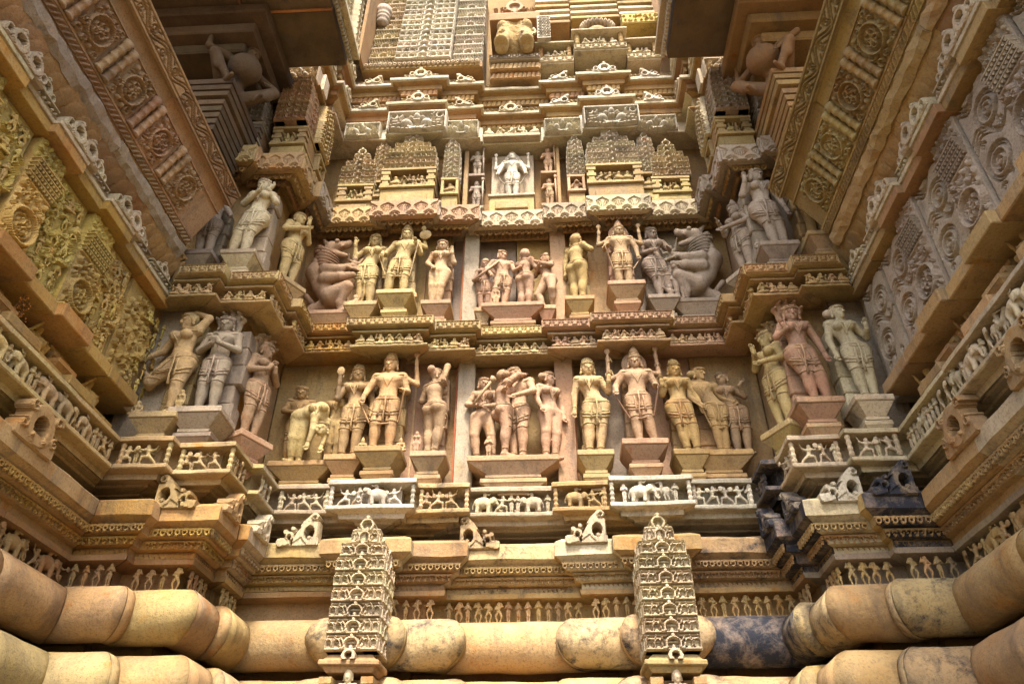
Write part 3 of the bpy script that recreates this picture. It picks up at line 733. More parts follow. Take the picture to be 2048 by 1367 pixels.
sill(-.38, 2.56, 2.70, pick('brown', 'brown', 'brown'), parent=tj)
low = thing('lower_frieze', (W0[0], 5.0, 2.1), 'carved frieze below the lowest roll moulding, only its ends show in the bottom corners', 'frieze')
sweep(low, [(-.42, 1.98), (.02, 1.98), (.03, 2.02), (-.02, 2.03), (-.02, 2.19), (.03, 2.20), (.03, 2.235), (-.02, 2.25), (-.42, 2.25)], pick('tan', 'pale', 'tan'))
lowr = medal(.5, .15, 3, .03, .008, c=(.25, .075), r=.05).mesh('carved_relief', 'pale')
for i in (LEFT_SIDE, RIGHT_SIDE):
    for k in range(5): on_seg(i, -.021, 2.036, lowr, 'carved_relief', low, s=.03 + k * .53)

# ---- dancer frieze course
dz = thing('dancer_frieze', (W0[0], 5.0, 2.95), 'low frieze of small dancers in shadow, right above the big roll moulding', 'frieze')
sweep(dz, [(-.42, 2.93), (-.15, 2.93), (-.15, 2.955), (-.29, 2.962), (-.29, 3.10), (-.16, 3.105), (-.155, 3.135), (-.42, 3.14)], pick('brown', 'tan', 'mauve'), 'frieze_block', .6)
# ---- kapota eave with fringes
ka = thing('drip_cornice', (W0[0], 5.0, 3.14), 'sloping drip cornice with two rows of toothed fringe beneath, below the battle frieze', 'cornice')
def kmat(i, q, n):
    if i in (RET_R2, RET_R1, RET_R2 + 1): return 'black'
    if i == BAY['G'] or i == BAY['D']: return 'stain' if q == n - 1 else 'black' if i == BAY['G'] else 'tan'
    if i == BAY['FR2']: return 'black'
    return rng.choice(['ochre', 'tan']) if side_of(i) == 'L' else rng.choice(['tan', 'pale'])
sweep(ka, [(-.42, 3.14), (-.17, 3.14), (-.168, 3.178), (-.125, 3.182), (-.120, 3.226), (-.065, 3.232), (-.060, 3.272), (-.012, 3.300), (0, 3.306), (0, 3.392), (-.008, 3.40), (-.05, 3.425), (-.15, 3.455), (-.42, 3.456)], kmat, 'cornice_stone', .8, amp=.0028)
for i in range(NSEG):
    for (o, z, h, kd, pt) in ((-.0575, 3.232, .042, 0, .042), (-.1185, 3.182, .044, 1, .040)):
        a, ang, L = seg(i, o)
        if L < .12: continue
        n = max(1, int(round(L / .5)))
        for q in range(n):
            w = L / n - .006; on_seg(i, o + .016, z - .012, teeth(w, h + .010, .010, pt, kd, .0055, mat='tan' if side_of(i) != 'L' else 'ochre'), 'toothed_fringe', ka, s=q * L / n + .003)
for i in range(NSEG):
    a, ang, L = seg(i, -.13)
    if L > .15 and i not in (LEFT_SIDE, RIGHT_SIDE): on_seg(i, -.172, 3.142, teeth(L - .01, .036, .012, .030, 2, .006, mat='brown'), 'bead_row', ka, s=.005)
# ---- battle frieze course F1
f1 = thing('battle_frieze', (W0[0], 4.9, 3.46), 'long pale frieze of fighting warriors, horses and elephants running under the lower row of statues', 'frieze')
def f1mat(i, q, n):
    if i in (BAY['F'], BAY['G']): return 'white'
    if i in (BAY['A'], BAY['B']): return 'white' if i == BAY['B'] else 'pale'
    if i == BAY['C']: return 'stain'
    if i == BAY['D']: return 'pale'
    if i in (RET_R2, RET_R2 + 1): return 'black'
    if i == BAY['E']: return 'tan'
    return {'L': 'gold', 'R': 'pale', 'C': 'pale'}[side_of(i)] if i not in (LEFT_SIDE, RIGHT_SIDE) else ('gold' if i == 0 else 'pale')
sweep(f1, [(-.42, 3.545), (-.27, 3.545), (-.265, 3.556), (-.17, 3.558), (-.165, 3.572), (-.12, 3.574), (-.115, 3.584), (-.075, 3.562), (-.07, 3.594), (-.006, 3.600), (0, 3.606), (0, 3.624), (-.006, 3.630), (-.110, 3.632), (-.110, 3.778), (-.004, 3.780), (0, 3.782), (0, 3.806), (-.012, 3.816), (-.05, 3.826), (-.42, 3.835)], f1mat, 'frieze_block', .62, step=.10)
def end_posts(parent, i, o, z0, z1, mat, w=.03, d=.05):
    """little ringed colonnettes at the ends of a frieze block"""
    a, ang, L = seg(i, o)
    if L < .2: return
    for s in (.022, L - .022):
        b = MB(); zz = np.linspace(0, z1 - z0, 9); b.lathe([(w * .5 * (1.15 if k % 2 else .8), z) for k, z in enumerate(zz)], n=8); d2 = np.array([math.cos(ang), math.sin(ang)]); p = a + d2 * s - nrm(i) * .03
        put(b.mesh('colonnette', mat), 'colonnette', parent, (p[0], p[1], z0), ang)
for k in ('A', 'B', 'C', 'E', 'F', 'G', 'FL1', 'FL2', 'FR1', 'FR2'): end_posts(f1, BAY[k], 0, 3.636, 3.778, f1mat(BAY[k], 0, 1))
# ---- statue walls
def wall_mat(i, q, n):
    return rng.choice({'L': ['ochre', 'tan', 'mauve'], 'C': ['tan', 'pink', 'mauve', 'tan'], 'R': ['mauve', 'pink', 'tan']}[side_of(i)])
wl1 = thing('statue_wall', (W0[0], 5.1, 3.82), 'sandstone slab wall behind the lower row of big statues', 'wall')
sweep(wl1, [(-.42, 3.82), (-.25, 3.82), (-.25, 4.95), (-.42, 4.95)], wall_mat, 'wall_slab', .26, i0=1, i1=NSEG - 1, jit=.016, gap=.0035)
wl2 = thing('statue_wall', (W0[0], 5.1, 5.14), 'sandstone slab wall behind the upper row of big statues', 'wall')
sweep(wl2, [(-.42, 5.13), (-.25, 5.13), (-.25, 6.33), (-.42, 6.33)], wall_mat, 'wall_slab', .26, i0=1, i1=NSEG - 1, jit=.016, gap=.0035)
# pilaster strips and red mortar joints of the statue walls
for t, z0, z1 in ((wl1, 3.83, 4.945), (wl2, 5.145, 6.32)):
    for x0, x1, y, mt in ((-.665, -.535, 4.90, 'mauve'), (.075, .215, 4.90, 'red'), (-1.0, -.988, 4.945, 'pink'), (.375, .386, 4.965, 'mortar'), (-.682, -.672, 4.945, 'mortar'), (.218, .228, 4.965, 'mortar'), (-2.30, -2.29, 4.295, 'mortar')):
        b = MB(); (b.cbox if x1 - x0 > .05 else b.box)(x0, x1, y, y + .15, z0, z1); put(b.mesh('pilaster' if x1 - x0 > .05 else 'mortar_joint', mt, wobble=.002), 'pilaster' if x1 - x0 > .05 else 'mortar_joint', t)
# ---- F2 : musician frieze with rosette band
f2 = thing('musician_frieze', (W0[0], 4.9, 4.88), 'double band between the two rows of big statues: rosettes above, small seated musicians below', 'frieze')
def f2mat(i, q, n):
    if side_of(i) == 'L' or i in (BAY['A'], BAY['C'], BAY['D']): return 'gold' if i not in (BAY['A'],) else 'ochre'
    return {BAY['B']: 'gold', BAY['E']: 'pink', BAY['F']: 'pink', BAY['G']: 'pink'}.get(i, 'tan')
sweep(f2, [(-.42, 4.95), (-.20, 4.95), (-.195, 4.925), (-.13, 4.92), (-.125, 4.908), (-.004, 4.902), (0, 4.908), (0, 4.918), (-.085, 4.921), (-.085, 5.030), (0, 5.034), (0, 5.050), (-.004, 5.054), (-.02, 5.056), (-.42, 5.058)], f2mat, 'frieze_block', .62, i0=1, i1=NSEG - 1, step=.10)
sweep(f2, [(-.42, 5.060), (.035, 5.062), (.040, 5.068), (.040, 5.140), (.034, 5.146), (-.05, 5.160), (-.42, 5.165)], f2mat, 'rosette_block', .62, i0=1, i1=NSEG - 1, step=.10)
for i in range(1, NSEG - 1):
    a, ang, L = seg(i, .040)
    if L < .12: continue
    on_seg(i, .041, 5.066, bud_band(L - .02, .076, .012, .0058).mesh('rosette_relief', f2mat(i, 0, 1)), 'rosette_relief', f2, s=.01)
# ---- F3 : leaf cornice
f3 = thing('leaf_cornice', (W0[0], 4.9, 6.25), 'cornice of carved heart-shaped palmette leaves with a scalloped lower edge above the upper statues', 'cornice')
def f3mat(i, q, n):
    return {BAY['A']: 'gold', BAY['B']: 'pink', BAY['C']: 'pink', BAY['D']: 'pale', BAY['E']: 'pale', BAY['F']: 'pale', BAY['G']: 'pale'}.get(i, 'tan' if side_of(i) == 'L' else 'mauve')
sweep(f3, [(-.42, 6.335), (-.19, 6.335), (-.185, 6.300), (-.12, 6.298), (-.115, 6.275), (-.05, 6.270), (-.045, 6.258), (-.004, 6.256), (0, 6.262), (0, 6.428), (-.006, 6.434), (-.42, 6.45)], f3mat, 'cornice_stone', .7, i0=1, i1=NSEG - 1)
for i in range(1, NSEG - 1):
    a, ang, L = seg(i, 0)
    if L < .08: continue
    n = max(1, int(round(L / .14))); on_seg(i, .0, 6.258, leaf_band(L - .006, .172, n).mesh('leaf_relief', f3mat(i, 0, 1)), 'leaf_relief', f3, s=.003, out=.004)
    a, ang, L = seg(i, -.05)
    if L > .1: on_seg(i, -.075, 6.218, teeth(L - .03, .055, .012, .055, 0, .006), 'toothed_fringe', f3, s=.015)
    a, ang, L = seg(i, -.15)
    if L > .1: on_seg(i, -.155, 6.235, petals(L - .03, .06, .012, .04).mesh('petal_relief', 'brown'), 'petal_relief', f3, s=.015)
# ---- wall behind the miniature spires
wl3 = thing('spire_wall', (W0[0], 5.1, 6.45), 'dark plain wall behind the miniature spires and the seated deity niche', 'wall')
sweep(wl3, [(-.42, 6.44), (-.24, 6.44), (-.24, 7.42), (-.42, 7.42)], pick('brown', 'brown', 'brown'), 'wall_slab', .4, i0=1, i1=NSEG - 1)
# ---- lion frieze
lf = thing('lion_frieze', (W0[0], 4.9, 7.36), 'bleached frieze of paired crouching beasts above the miniature spires', 'frieze')
def upper(i):
    return i in (BAY['A'], BAY['B'], BAY['C'], BAY['E'], BAY['F'], BAY['G'])
sweep(lf, [(-.42, 7.36), (-.03, 7.362), (-.024, 7.368), (-.024, 7.380), (-.10, 7.384), (-.10, 7.60), (-.03, 7.606), (-.42, 7.62)], pick('brown', 'pale', 'brown'), 'frieze_block', .9, i0=1, i1=NSEG - 1)
def lions(w, h):
    R = Rel(w, h, .0075); R.box(0, w, h * .9, h, .055); R.box(0, w * .04, 0, h, .055); R.box(w * .96, w, 0, h, .055)
    for sx in (-1, 1):
        X = lambda u: w / 2 + sx * u * w
        R.disc((X(.17), h * .33), w * .11, .085, rz=h * .18, rnd=True); R.stroke([(X(.2), h * .35), (X(.12), h * .10), (X(.02), h * .06)], h * .05, .055); R.stroke([(X(.25), h * .3), (X(.43), h * .22)], h * .035, .060)
        R.stroke([(X(.25), h * .42), (X(.44), h * .38)], h * .035, .060); R.disc((X(.10), h * .60), w * .055, .07, rz=h * .1, rnd=True); R.disc((X(.38), h * .68), w * .07, .06, rz=h * .18); R.disc((X(.385), h * .70), w * .04, -.05, rz=h * .11, cut=True)
        R.stroke([(X(0), h * .1), (X(.12), h * .0), (X(.3), h * .08), (X(.44), h * .12)], h * .035, .055); R.stroke([(X(.3), h * .6), (X(.24), h * .75), (X(.3), h * .85)], h * .03, .055)
    R.disc((w / 2, h * .66), w * .07, .085, rz=h * .16, rnd=True); R.disc((w / 2, h * .85), w * .05, .07, rz=h * .07, rnd=True); R.box(w * .44, w * .56, h * .45, h * .52, .060); return R
for k, h in (('A', .20), ('B', .27), ('C', .20), ('E', .20), ('F', .27), ('G', .20), ('FL1', .2), ('FL2', .22), ('FR1', .22), ('FR2', .2)):
    i = BAY[k]; a, ang, L = seg(i, 0); mt = 'white' if k in 'ABCEFG' else 'pale'
    b = MB(); b.cbox(0.004, L - .004, .08, .2, 0, h, .005); on_seg(i, .0, 7.372, b.mesh('lion_block', mt, wobble=.002), 'lion_block', lf)
    on_seg(i, -.028, 7.376, lions(L - .02, h - .008).mesh('beast_relief', mt, back=.07), 'beast_relief', lf, s=.01)
# ---- two stepped ledges above
def gable(w, h, kind=1):
    """small arched ornament standing on a ledge"""
    R = Rel(w, h, .006)
    if kind == 1:
        R.box(w * .02, w * .98, 0, h * .2, .02); R.disc((w / 2, h * .38), w * .26, .03, rz=h * .42); R.disc((w / 2, h * .40), w * .13, 0, rz=h * .22, cut=True); R.disc((w / 2, h * .30), w * .10, .02, rz=h * .1); R.disc((w / 2, h * .88), w * .09, .03, rz=h * .1)
        for s in (-1, 1): R.disc((w / 2 + s * w * .34, h * .30), w * .12, .028, rz=h * .26); R.disc((w / 2 + s * w * .34, h * .30), w * .05, 0, rz=h * .12, cut=True)
    else:
        s = 1 if kind == 2 else -1; X = lambda u: w / 2 + s * (u - .5) * w
        R.stroke([(X(.05), h * .12), (X(.95), h * .12)], h * .1, .02); a = np.linspace(0, 1, 9)
        R.stroke(np.column_stack([[X(.25 + .6 * u) for u in a], h * (.15 + .75 * a ** 1.6)]), w * .10, .03); R.disc((X(.72), h * .36), w * .22, .03, rz=h * .34); R.disc((X(.74), h * .36), w * .11, 0, rz=h * .19, cut=True); R.disc((X(.90), h * .86), w * .09, .035)
        R.disc((X(.22), h * .34), w * .13, .03, rz=h * .2); R.disc((X(.22), h * .32), w * .05, 0, rz=h * .09, cut=True); R.stroke([(X(.5), h * .15), (X(.44), h * .5), (X(.34), h * .62)], w * .035, .035)
    return R
GAB = {(k, m): cutout(gable(.2, .12, k), 'arch_ornament', m, .05) for k in (1, 2, 3) for m in ('pale', 'white')}
for zi, (z, lab) in enumerate(((7.78, 'lower of the two stepped ledges above the lion frieze'), (8.16, 'upper of the two stepped ledges, with the big crack beneath it'))):
    t = thing('stepped_ledge', (W0[0], 4.9, z - .15), lab, 'ledge', 'stepped ledges above the lion frieze')
    sweep(t, [(-.42, z - .17), (-.12, z - .165), (-.115, z - .075), (-.07, z - .07), (-.065, z - .012), (-.025, z - .006), (-.02, z + .0), (-.42, z + .0)], pick('brown', 'brown', 'brown'), 'ledge_corbel', .8, i0=1, i1=NSEG - 1)
    sweep(t, [(-.42, z + .002), (-.006, z + .002), (.0, z + .006), (.002, z + .036), (-.006, z + .044), (-.03, z + .052), (-.13, z + .105), (-.42, z + .11)], pick('pale', ['pale', 'white', 'pale'], 'pale'), 'ledge_lip', .8, i0=1, i1=NSEG - 1)
    sweep(t, [(-.42, z + .112), (-.16, z + .112), (-.155, z + .15), (-.115, z + .155), (-.11, z + .20), (-.42, z + .205)], pick('brown', ['brown', 'tan'], 'brown'), 'ledge_course', .8, i0=1, i1=NSEG - 1)
    for i in range(1, NSEG - 1):
        a, ang, L = seg(i, -.10)
        if L > .12:
            on_seg(i, -.094, z - .14, petals(L - .02, .10, .012, .05).mesh('petal_relief', 'brown'), 'petal_relief', t, s=.01)
            on_seg(i, -.095, z + .158, teeth(L - .04, .045, .012, .045, 2, .0065, mat='pale'), 'toothed_fringe', t, s=.02)
    for k, kd in (('A', 2), ('B', 1), ('C', 3), ('D', 1), ('E', 2), ('F', 1), ('G', 3), ('FL2', 2), ('FR1', 3)):
        if zi == 1 and k == 'D': continue
        i = BAY[k]; a, ang, L = seg(i, 0); me = GAB[kd, 'white' if k in 'EFG' else 'pale']
        sc = 1.25 if kd == 1 else 1.0
        o = on_seg(i, -.012, z + .03, me, 'arch_ornament', t, s=L / 2 - .1 * sc); o.scale = (sc, 1, sc)
    for i in (RET_L1, RET_L2, RET_R1, RET_R2):
        a, ang, L = seg(i, 0); on_seg(i, -.012, z + .03, GAB[1, 'pale'], 'arch_ornament', t, s=max(0, L / 2 - .1))

# ------------------------------------------------------------------ miniature spires
def spire(x, y, z, w, h, tiers, mat, label, group, ang=0.0, dep=.16, taper=.3, block=None, seed=0, res=.0065, t0=.45):
    """pile of fretted tiers, narrowing towards the crown, fretwork on the three open sides"""
    t = thing('miniature_spire', (x, y, z), label, 'miniature spire', group, rz=ang)
    hh = h / (tiers + .9); cache = {}
    for k in range(tiers):
        u = k / max(1, tiers - 1); f = 1 - taper * max(0, (u - t0) / (1 - t0)) ** 1.7; wk = w * f; d = dep * (.75 + .25 * f); z0 = k * hh
        b = MB(); b.box(-wk / 2 + .034, wk / 2 - .034, -d + .096, .06, z0, z0 + hh * .98)
        b.cbox(-wk / 2, wk / 2, -d - .004, .05, z0 + .001, z0 + hh * .14, .003); b.cbox(-wk / 2 + .004, wk / 2 - .004, -d + .004, .05, z0 + hh * .46, z0 + hh * .60, .003); b.cbox(-wk / 2 + .002, wk / 2 - .002, -d + .010, .05, z0 + hh * .86, z0 + hh * .98, .003)
        ti = put(b.mesh('spire_tier', mat, wobble=.0012), 'spire_tier', t, local=True)
        key = round(wk, 2)
        if key not in cache: cache[key] = gav(wk, hh * .985, d=.046, res=res, seed=seed + k).mesh('fretwork', mat, back=.074)
        put(cache[key], 'fretwork', ti, (-wk / 2, -d + .020, z0), local=True, mat=mat)
        dk = ('s', k // 2)
        if dk not in cache: cache[dk] = gav(d * .95, hh * .985, d=.02, res=res * 1.2).mesh('fretwork', mat, back=.074)
        for s in (-1, 1):
            put(cache[dk], 'fretwork', ti, (-wk / 2 + .014 if s < 0 else wk / 2 - .014, .0 if s < 0 else -d * .98, z0), s * math.pi / 2, local=True, mat=mat)
    u = w * (1 - taper); R = Rel(u, hh * 1.15, .006); R.box(0, u, 0, hh * .2, .04); arch(R, u / 2, 0, u * .75, hh * .95, .05); R.disc((u / 2, hh * 1.0), u * .09, .05, rz=hh * .14)
    put(cutout(R, 'spire_crown', mat, .06), 'spire_crown', t, (-u / 2, -dep * .7, tiers * hh), local=True)
    return t

# ------------------------------------------------------------------ side walls (panels, dwarfs, eave), balcony seats, ceilings
def side_wall(s):
    """s=-1 left, +1 right"""
    X0, YE, seg_i = (-2.57, 3.96, LEFT_SIDE) if s < 0 else (2.08, 4.07, RIGHT_SIDE)
    rz = math.pi / 2 if s < 0 else -math.pi / 2
    wx = lambda o: X0 - s * o                     # o = out towards the recess
    where = 'left' if s < 0 else 'right'; mt = 'yellow' if s < 0 else 'mauve'; mo = 'ochre' if s < 0 else 'tan'
    def place(me, name, t, y, o, z):              # y = end of the piece nearest local x=0
        return put(me, name, t, (wx(o), y, z), rz)
    def block(t, name, y0, y1, o0, o1, z0, z1, mat, c=.005, w=.002):
        b = MB(); b.cbox(0, y1 - y0, -o1, -o0, 0, z1 - z0, c); return place(b.mesh(name, mat, wobble=w), name, t, y0 if s < 0 else y1, 0, z0)
    def relief(t, name, R, y0, y1, o, z, mat):
        return place(R.mesh(name, mat), name, t, y0 if s < 0 else y1, o, z)
    YB = YE + .10
    # backing + ledge + dwarf gallery
    g = thing('dwarf_gallery', (wx(-.3), 2.8, 3.83), 'gallery of crouching dwarfs between stepped brackets on the %s side wall' % where, 'frieze', 'dwarf galleries of the two side walls')
    block(g, 'gallery_back', Y0, YB + .1, -.60, -.33, 3.82, 4.10, 'brown')
    ys = [Y0 + k * .285 for k in range(11)]; ph = .0
    for k in range(10):
        y0 = YE - (k + 1) * .285; oo = 0 if k % 2 else -.05
        block(g, 'gallery_ledge', y0 + .002, y0 + .283, -.5, -.03 + oo, 3.838, 3.895, mo)
        if k % 2 == 1 or k == 0: continue
        yc = y0 + .285
        for q, (o1, w, z) in enumerate(((-.07, .17, 3.897), (-.12, .15, 3.950), (-.17, .12, 4.003))):
            b = MB(); b.frus(-w / 2, w / 2, -o1, .34, 0, .024, bx=.012, by=.02); b.box(-w / 2, w / 2, -o1 - .004, .34, .024, .050)
            place(b.mesh('stepped_bracket', mo, wobble=.0015), 'stepped_bracket', g, yc, 0, z)
    n = thing('panel_sill', (wx(-.2), 2.8, 4.07), 'jogged projecting sill under the carved panels of the %s side wall' % where, 'ledge', 'sills under the side panels')
    p = thing('panel_wall', (wx(-.3), 2.8, 4.16), ('yellow wall of densely carved panels with round medallions and toothed combs at far left' if s < 0 else 'grey-mauve wall of panels carved with big scrolls and round medallions at far right'), 'wall')
    e = thing('gable_eave', (wx(-.2), 2.8, 4.87), ('thin pale eave with pierced gable ornaments above the yellow panels on the left' if s < 0 else 'thin pale eave with pierced gable ornaments above the grey scroll panels on the right'), 'eave')
    block(p, 'panel_back', Y0, YB + .12, -.5, -.14, 4.10, 5.05, 'brown' if s < 0 else 'mauve')
    yr = 3.36 if s < 0 else 3.47                  # deep end of the first raised pier
    for k in range(-1, 4):
        a = yr - k * .57; b_ = a - .235
        if k >= 0:
            block(n, 'sill_stone', b_ - .03, a + .03, -.5, .01, 4.075, 4.158, mo); block(n, 'sill_lip', b_ - .025, a + .025, -.4, -.015, 4.159, 4.178, mt)
            block(p, 'pier', b_, a, -.4, -.075, 4.178, 4.868, mt)
            # lower medallion field and upper comb
            w = a - b_; R = Rel(w, .40, .0065); R.box(0, w, 0, .012, .015); R.box(0, w, .385, .4, .015)
            R.curls(0, w, .02, .38, .030, .030, seed=k + 3, w=.013); c = (w / 2, .14)
            R.disc(c, .108, .001, cut=True); R.ring(c, .098, .017, .040); R.ring(c, .066, .009, .026)
            for q in range(4): R.spiral((c[0] + .03 * math.cos(q * 1.57 + k), c[1] + .034 * math.sin(q * 1.57 + k)), .026, 1.1, q, .03, .013, flip=(-1) ** q)
            if s < 0: R.stroke([(0.01, .27), (w / 2, .38), (w - .01, .27)], .006, .022)
            else: R.stroke([(0.0, .38), (w * .5, .26), (w, .38)], .005, .022); R.box(.02, w - .02, .275, .282, .02)
            R.rough(.0015); relief(p, 'medallion_relief', R, b_, a, -.074, 4.182, mt)
            b = MB()
            for q in range(4):
                z = .42 + q * .030; o = .012 + q * .009
                b.box(.01, w - .01, -.0, .03, z, z + .012); b.box(.0, w, -o - .012, .03, z + .012, z + .019)
                for j in range(9): b.frus(.006 + j * w / 9, .006 + (j + .75) * w / 9, -o - .008, .03, z - .006, z + .012, bx=.006)
            place(b.mesh('toothed_comb', mt, wobble=.001), 'toothed_comb', p, b_ if s < 0 else a, -.075, 4.178)
            R = Rel(w, .14, .0065); R.curls(0, w, 0, .14, .024, .022, seed=20 + k); R.rough(.002); relief(p, 'leaf_relief', R, b_, a, -.074, 4.725, mt)
            block(e, 'eave_stone', b_ - .03, a + .035, -.4, .0, 4.870, 4.935, 'brown' if s > 0 else 'ochre', .003)
            block(e, 'eave_lip', b_ - .03, a + .035, -.3, .012, 4.936, 4.962, 'pale', .003)
            for q, (yy, kd) in enumerate(((a - .13, 1), (a + .0, 2))):
                o = place(GAB[1, 'pale'], 'gable_ornament', e, yy - .12 if s < 0 else yy + .12, -.005, 4.962); o.scale = (1.2, 1, 1.25)
        # wide panel beyond the pier (deeper in)
        y1 = a + .335 - .02; y0 = a + .02
        if k == -1: y0, y1 = yr + .355, YB - .02
        if k == -1: pass
        w = y1 - y0
        block(n, 'sill_stone', y0 - .017, y1 + .017, -.5, -.035, 4.078, 4.156, mo)
        block(p, 'panel', y0, y1, -.4, -.115, 4.16, 4.868, mt)
        R = Rel(w, .66, .0068, base=.0)
        if s < 0:
            R.curls(.01, w - .01, .02, .64, .036, .030, seed=40 + k, dens=.75, w=.014)
            for q in range(3): R.ring((w * .72, .30 + .02 * q), .07 + .028 * q, .012, .045, a0=-1.6, a1=1.2)
        else:
            R.H += .024
            for q in range(2):
                c = (w * (.36 if q == 0 else .62), .20 + q * .28)
                for r_ in (.095, .078, .05): R.ring(c, min(r_, w * .36), .011, .0, cut=True)
                R.spiral(c, .045, 1.4, q * 2.0, .0, .014, cut=True)
                for u in range(3):
                    t = np.linspace(0, 1, 16); R.stroke(np.column_stack([w * (.02 + .96 * t), c[1] + .15 + .035 * u * (1 - t) + .05 * np.sin(t * 6.3 + q * 3)]), .006, 0, cut=True)
                for u in range(3): R.spiral((w * (.2 + .3 * u), c[1] - .13 + .02 * (u % 2)), .024, 1.1, u, 0, .011, cut=True)
        R.rough(.0016); relief(p, 'scroll_relief', R, y0, y1, -.114, 4.18, mt)
        block(e, 'eave_stone', y0 - .017, y1 + .015, -.4, -.04, 4.871, 4.936, 'brown' if s > 0 else 'ochre', .003)
        block(e, 'eave_lip', y0 - .017, y1 + .015, -.3, -.028, 4.937, 4.965, 'pale', .003)
        R = Rel(w, .07, .006); R.box(0, w, 0, .012, .02); R.box(0, w, .055, .07, .02); R.curls(0, w, .01, .06, .02, .02, seed=k, dens=1)
        place(cutout(R, 'eave_relief', 'pale', .03), 'eave_relief', e, y0 if s < 0 else y1, -.045, 4.966)
        o = place(GAB[1, 'pale'], 'gable_ornament', e, (y0 + y1) / 2 - .1 if s < 0 else (y0 + y1) / 2 + .1, -.06, 5.02); 
    block(e, 'eave_back', Y0, YB, -.4, -.09, 4.95, 5.08, 'brown')
    # lotus moulding
    m = thing('lotus_moulding', (wx(-.2), 2.8, 5.04), 'brown rounded moulding of overlapping lotus petals under the %s sloping seat-back' % where, 'moulding', 'lotus mouldings under the seat-backs')
    for k in range(5):
        y1 = YE + .05 - k * .58; y0 = max(Y0, y1 - .578); w = y1 - y0; R = Rel(w, .30, .009, base=.0)
        for j in range(6):
            c = (w * (j + .5) / 6, .0); 
            for zz in (0.02, .15):
                a = np.linspace(-.2, math.pi * .72, 16); ax_ = np.column_stack([c[0] + (.055 if zz > .1 else 0) - .052 * np.cos(a), zz + .125 * np.sin(a)])
                R.stroke(ax_, .0075, -.032, cut=True)
            R.disc((c[0], .08), .05, .008, rz=.10, rnd=True)
        def bend(V):
            t = V[:, 2] / .30; q = V.copy(); q[:, 1] = V[:, 1] - (-.10 + .12 * np.sin(t * 1.45)); q[:, 2] = t * .22 - .0; return q
        me = R.mesh('petal_stone', 'brown', back=.15, fn=bend); place(me, 'petal_stone', m, y0 if s < 0 else y1, .0, 5.065)
    # sloping seat-back
    P0, P1 = ((-2.57, 5.28), (-2.28, 5.84)) if s < 0 else ((2.06, 5.28), (1.74, 5.80))
    YS = 3.92 if s < 0 else 4.02
    v = Vector((P1[0] - P0[0], 0, P1[1] - P0[1])).normalized(); Xa = Vector((0, -s, 0)); Ya = v.cross(Xa)
    MW = Matrix.Translation((P0[0], 0, P0[1])) @ Matrix((Xa, Ya, v)).transposed().to_4x4()
    lab = '%s sloping balcony seat-back carved with medallions, colonnettes and a scroll border' % ('reddish brown left' if s < 0 else 'olive tan right')
    t = thing('balcony_parapet', (P0[0], 2.8, 5.28), lab, 'balcony', 'balcony seat-backs')
    ms = 'pink' if s < 0 else 'olive'
    def sp(me, name, y, out, vv): return put(me, name, t, mat4=MW @ Matrix.Translation((-s * y, -out, vv)))
    ytop = 1.2; y = YS
    while y > ytop + .1:
        l = rng.uniform(.75, 1.0); y0 = max(ytop, y - l); w = y - y0 - .003
        b = MB(); b.cbox(0, w, 0, .13, -.02, .64, .008); sp(b.mesh('seat_slab', ms, wobble=.002), 'seat_slab', y0 if s < 0 else y, 0, 0)
        b = MB()
        nn = int(w / .05); xs = np.linspace(0, w, nn + 1); pr = [(.0, .05), (.035, .03), (.045, -.02), (.03, -.065), (-.05, -.07), (-.06, .03)]
        V = []
        for x in xs:
            for (o, vv) in pr: V.append((x, -o + rng.uniform(-.008, .008), vv + rng.uniform(-.010, .008)))
        F = [(a * 6 + c_, a * 6 + (c_ + 1) % 6, (a + 1) * 6 + (c_ + 1) % 6, (a + 1) * 6 + c_) for a in range(nn) for c_ in range(6)] + [tuple(range(6)), tuple(nn * 6 + c_ for c_ in range(6))]
        b.add(V, F); sp(b.mesh('broken_edge', 'mauve' if s < 0 else ms), 'broken_edge', y0 if s < 0 else y, 0, 0)
        b = MB(); b.cbox(0, w, -.028, .10, .50, .632, .005); sp(b.mesh('scroll_border', ms, wobble=.002), 'scroll_border', y0 if s < 0 else y, 0, 0)
        sp(vine(w, .128, .024, .006, period=.30, amp=.034).mesh('scroll_relief', ms), 'scroll_relief', y0 if s < 0 else y, .024, .502)
        sp(braid(w, .05, d=.02).mesh('braid_relief', ms), 'braid_relief', y0 if s < 0 else y, .004, .058)
        b = MB(); b.box(0, w, -.018, .02, .110, .122); b.box(0, w, -.014, .02, .405, .415); sp(b.mesh('fillet', ms), 'fillet', y0 if s < 0 else y, 0, 0)
        y = y0
    yc0, per = (3.53, .395) if s < 0 else (3.76, .385)
    for k in range(6):
        yc = yc0 - k * per
        if yc < 1.4: break
        R = Rel(.235, .27, .0062); c = (.1175, .135); R.curls(0, .235, 0, .27, .030, .034, seed=k, w=.012); R.disc(c, .092, .002, cut=True); R.ring(c, .086, .014, .036)
        R.disc(c, .062, .004, cut=True)
        for q in range(5): R.spiral((c[0] + .032 * math.cos(q * 1.257 + k), c[1] + .032 * math.sin(q * 1.257 + k)), .027, 1.15, q * 1.7, .032, .013, flip=(-1) ** (q + k))
        R.disc(c, .014, .022, rnd=True); R.rough(.0012)
        sp(R.mesh('medallion_relief', ms), 'medallion_relief', yc - .1175 if s < 0 else yc + .1175, .002, .128)
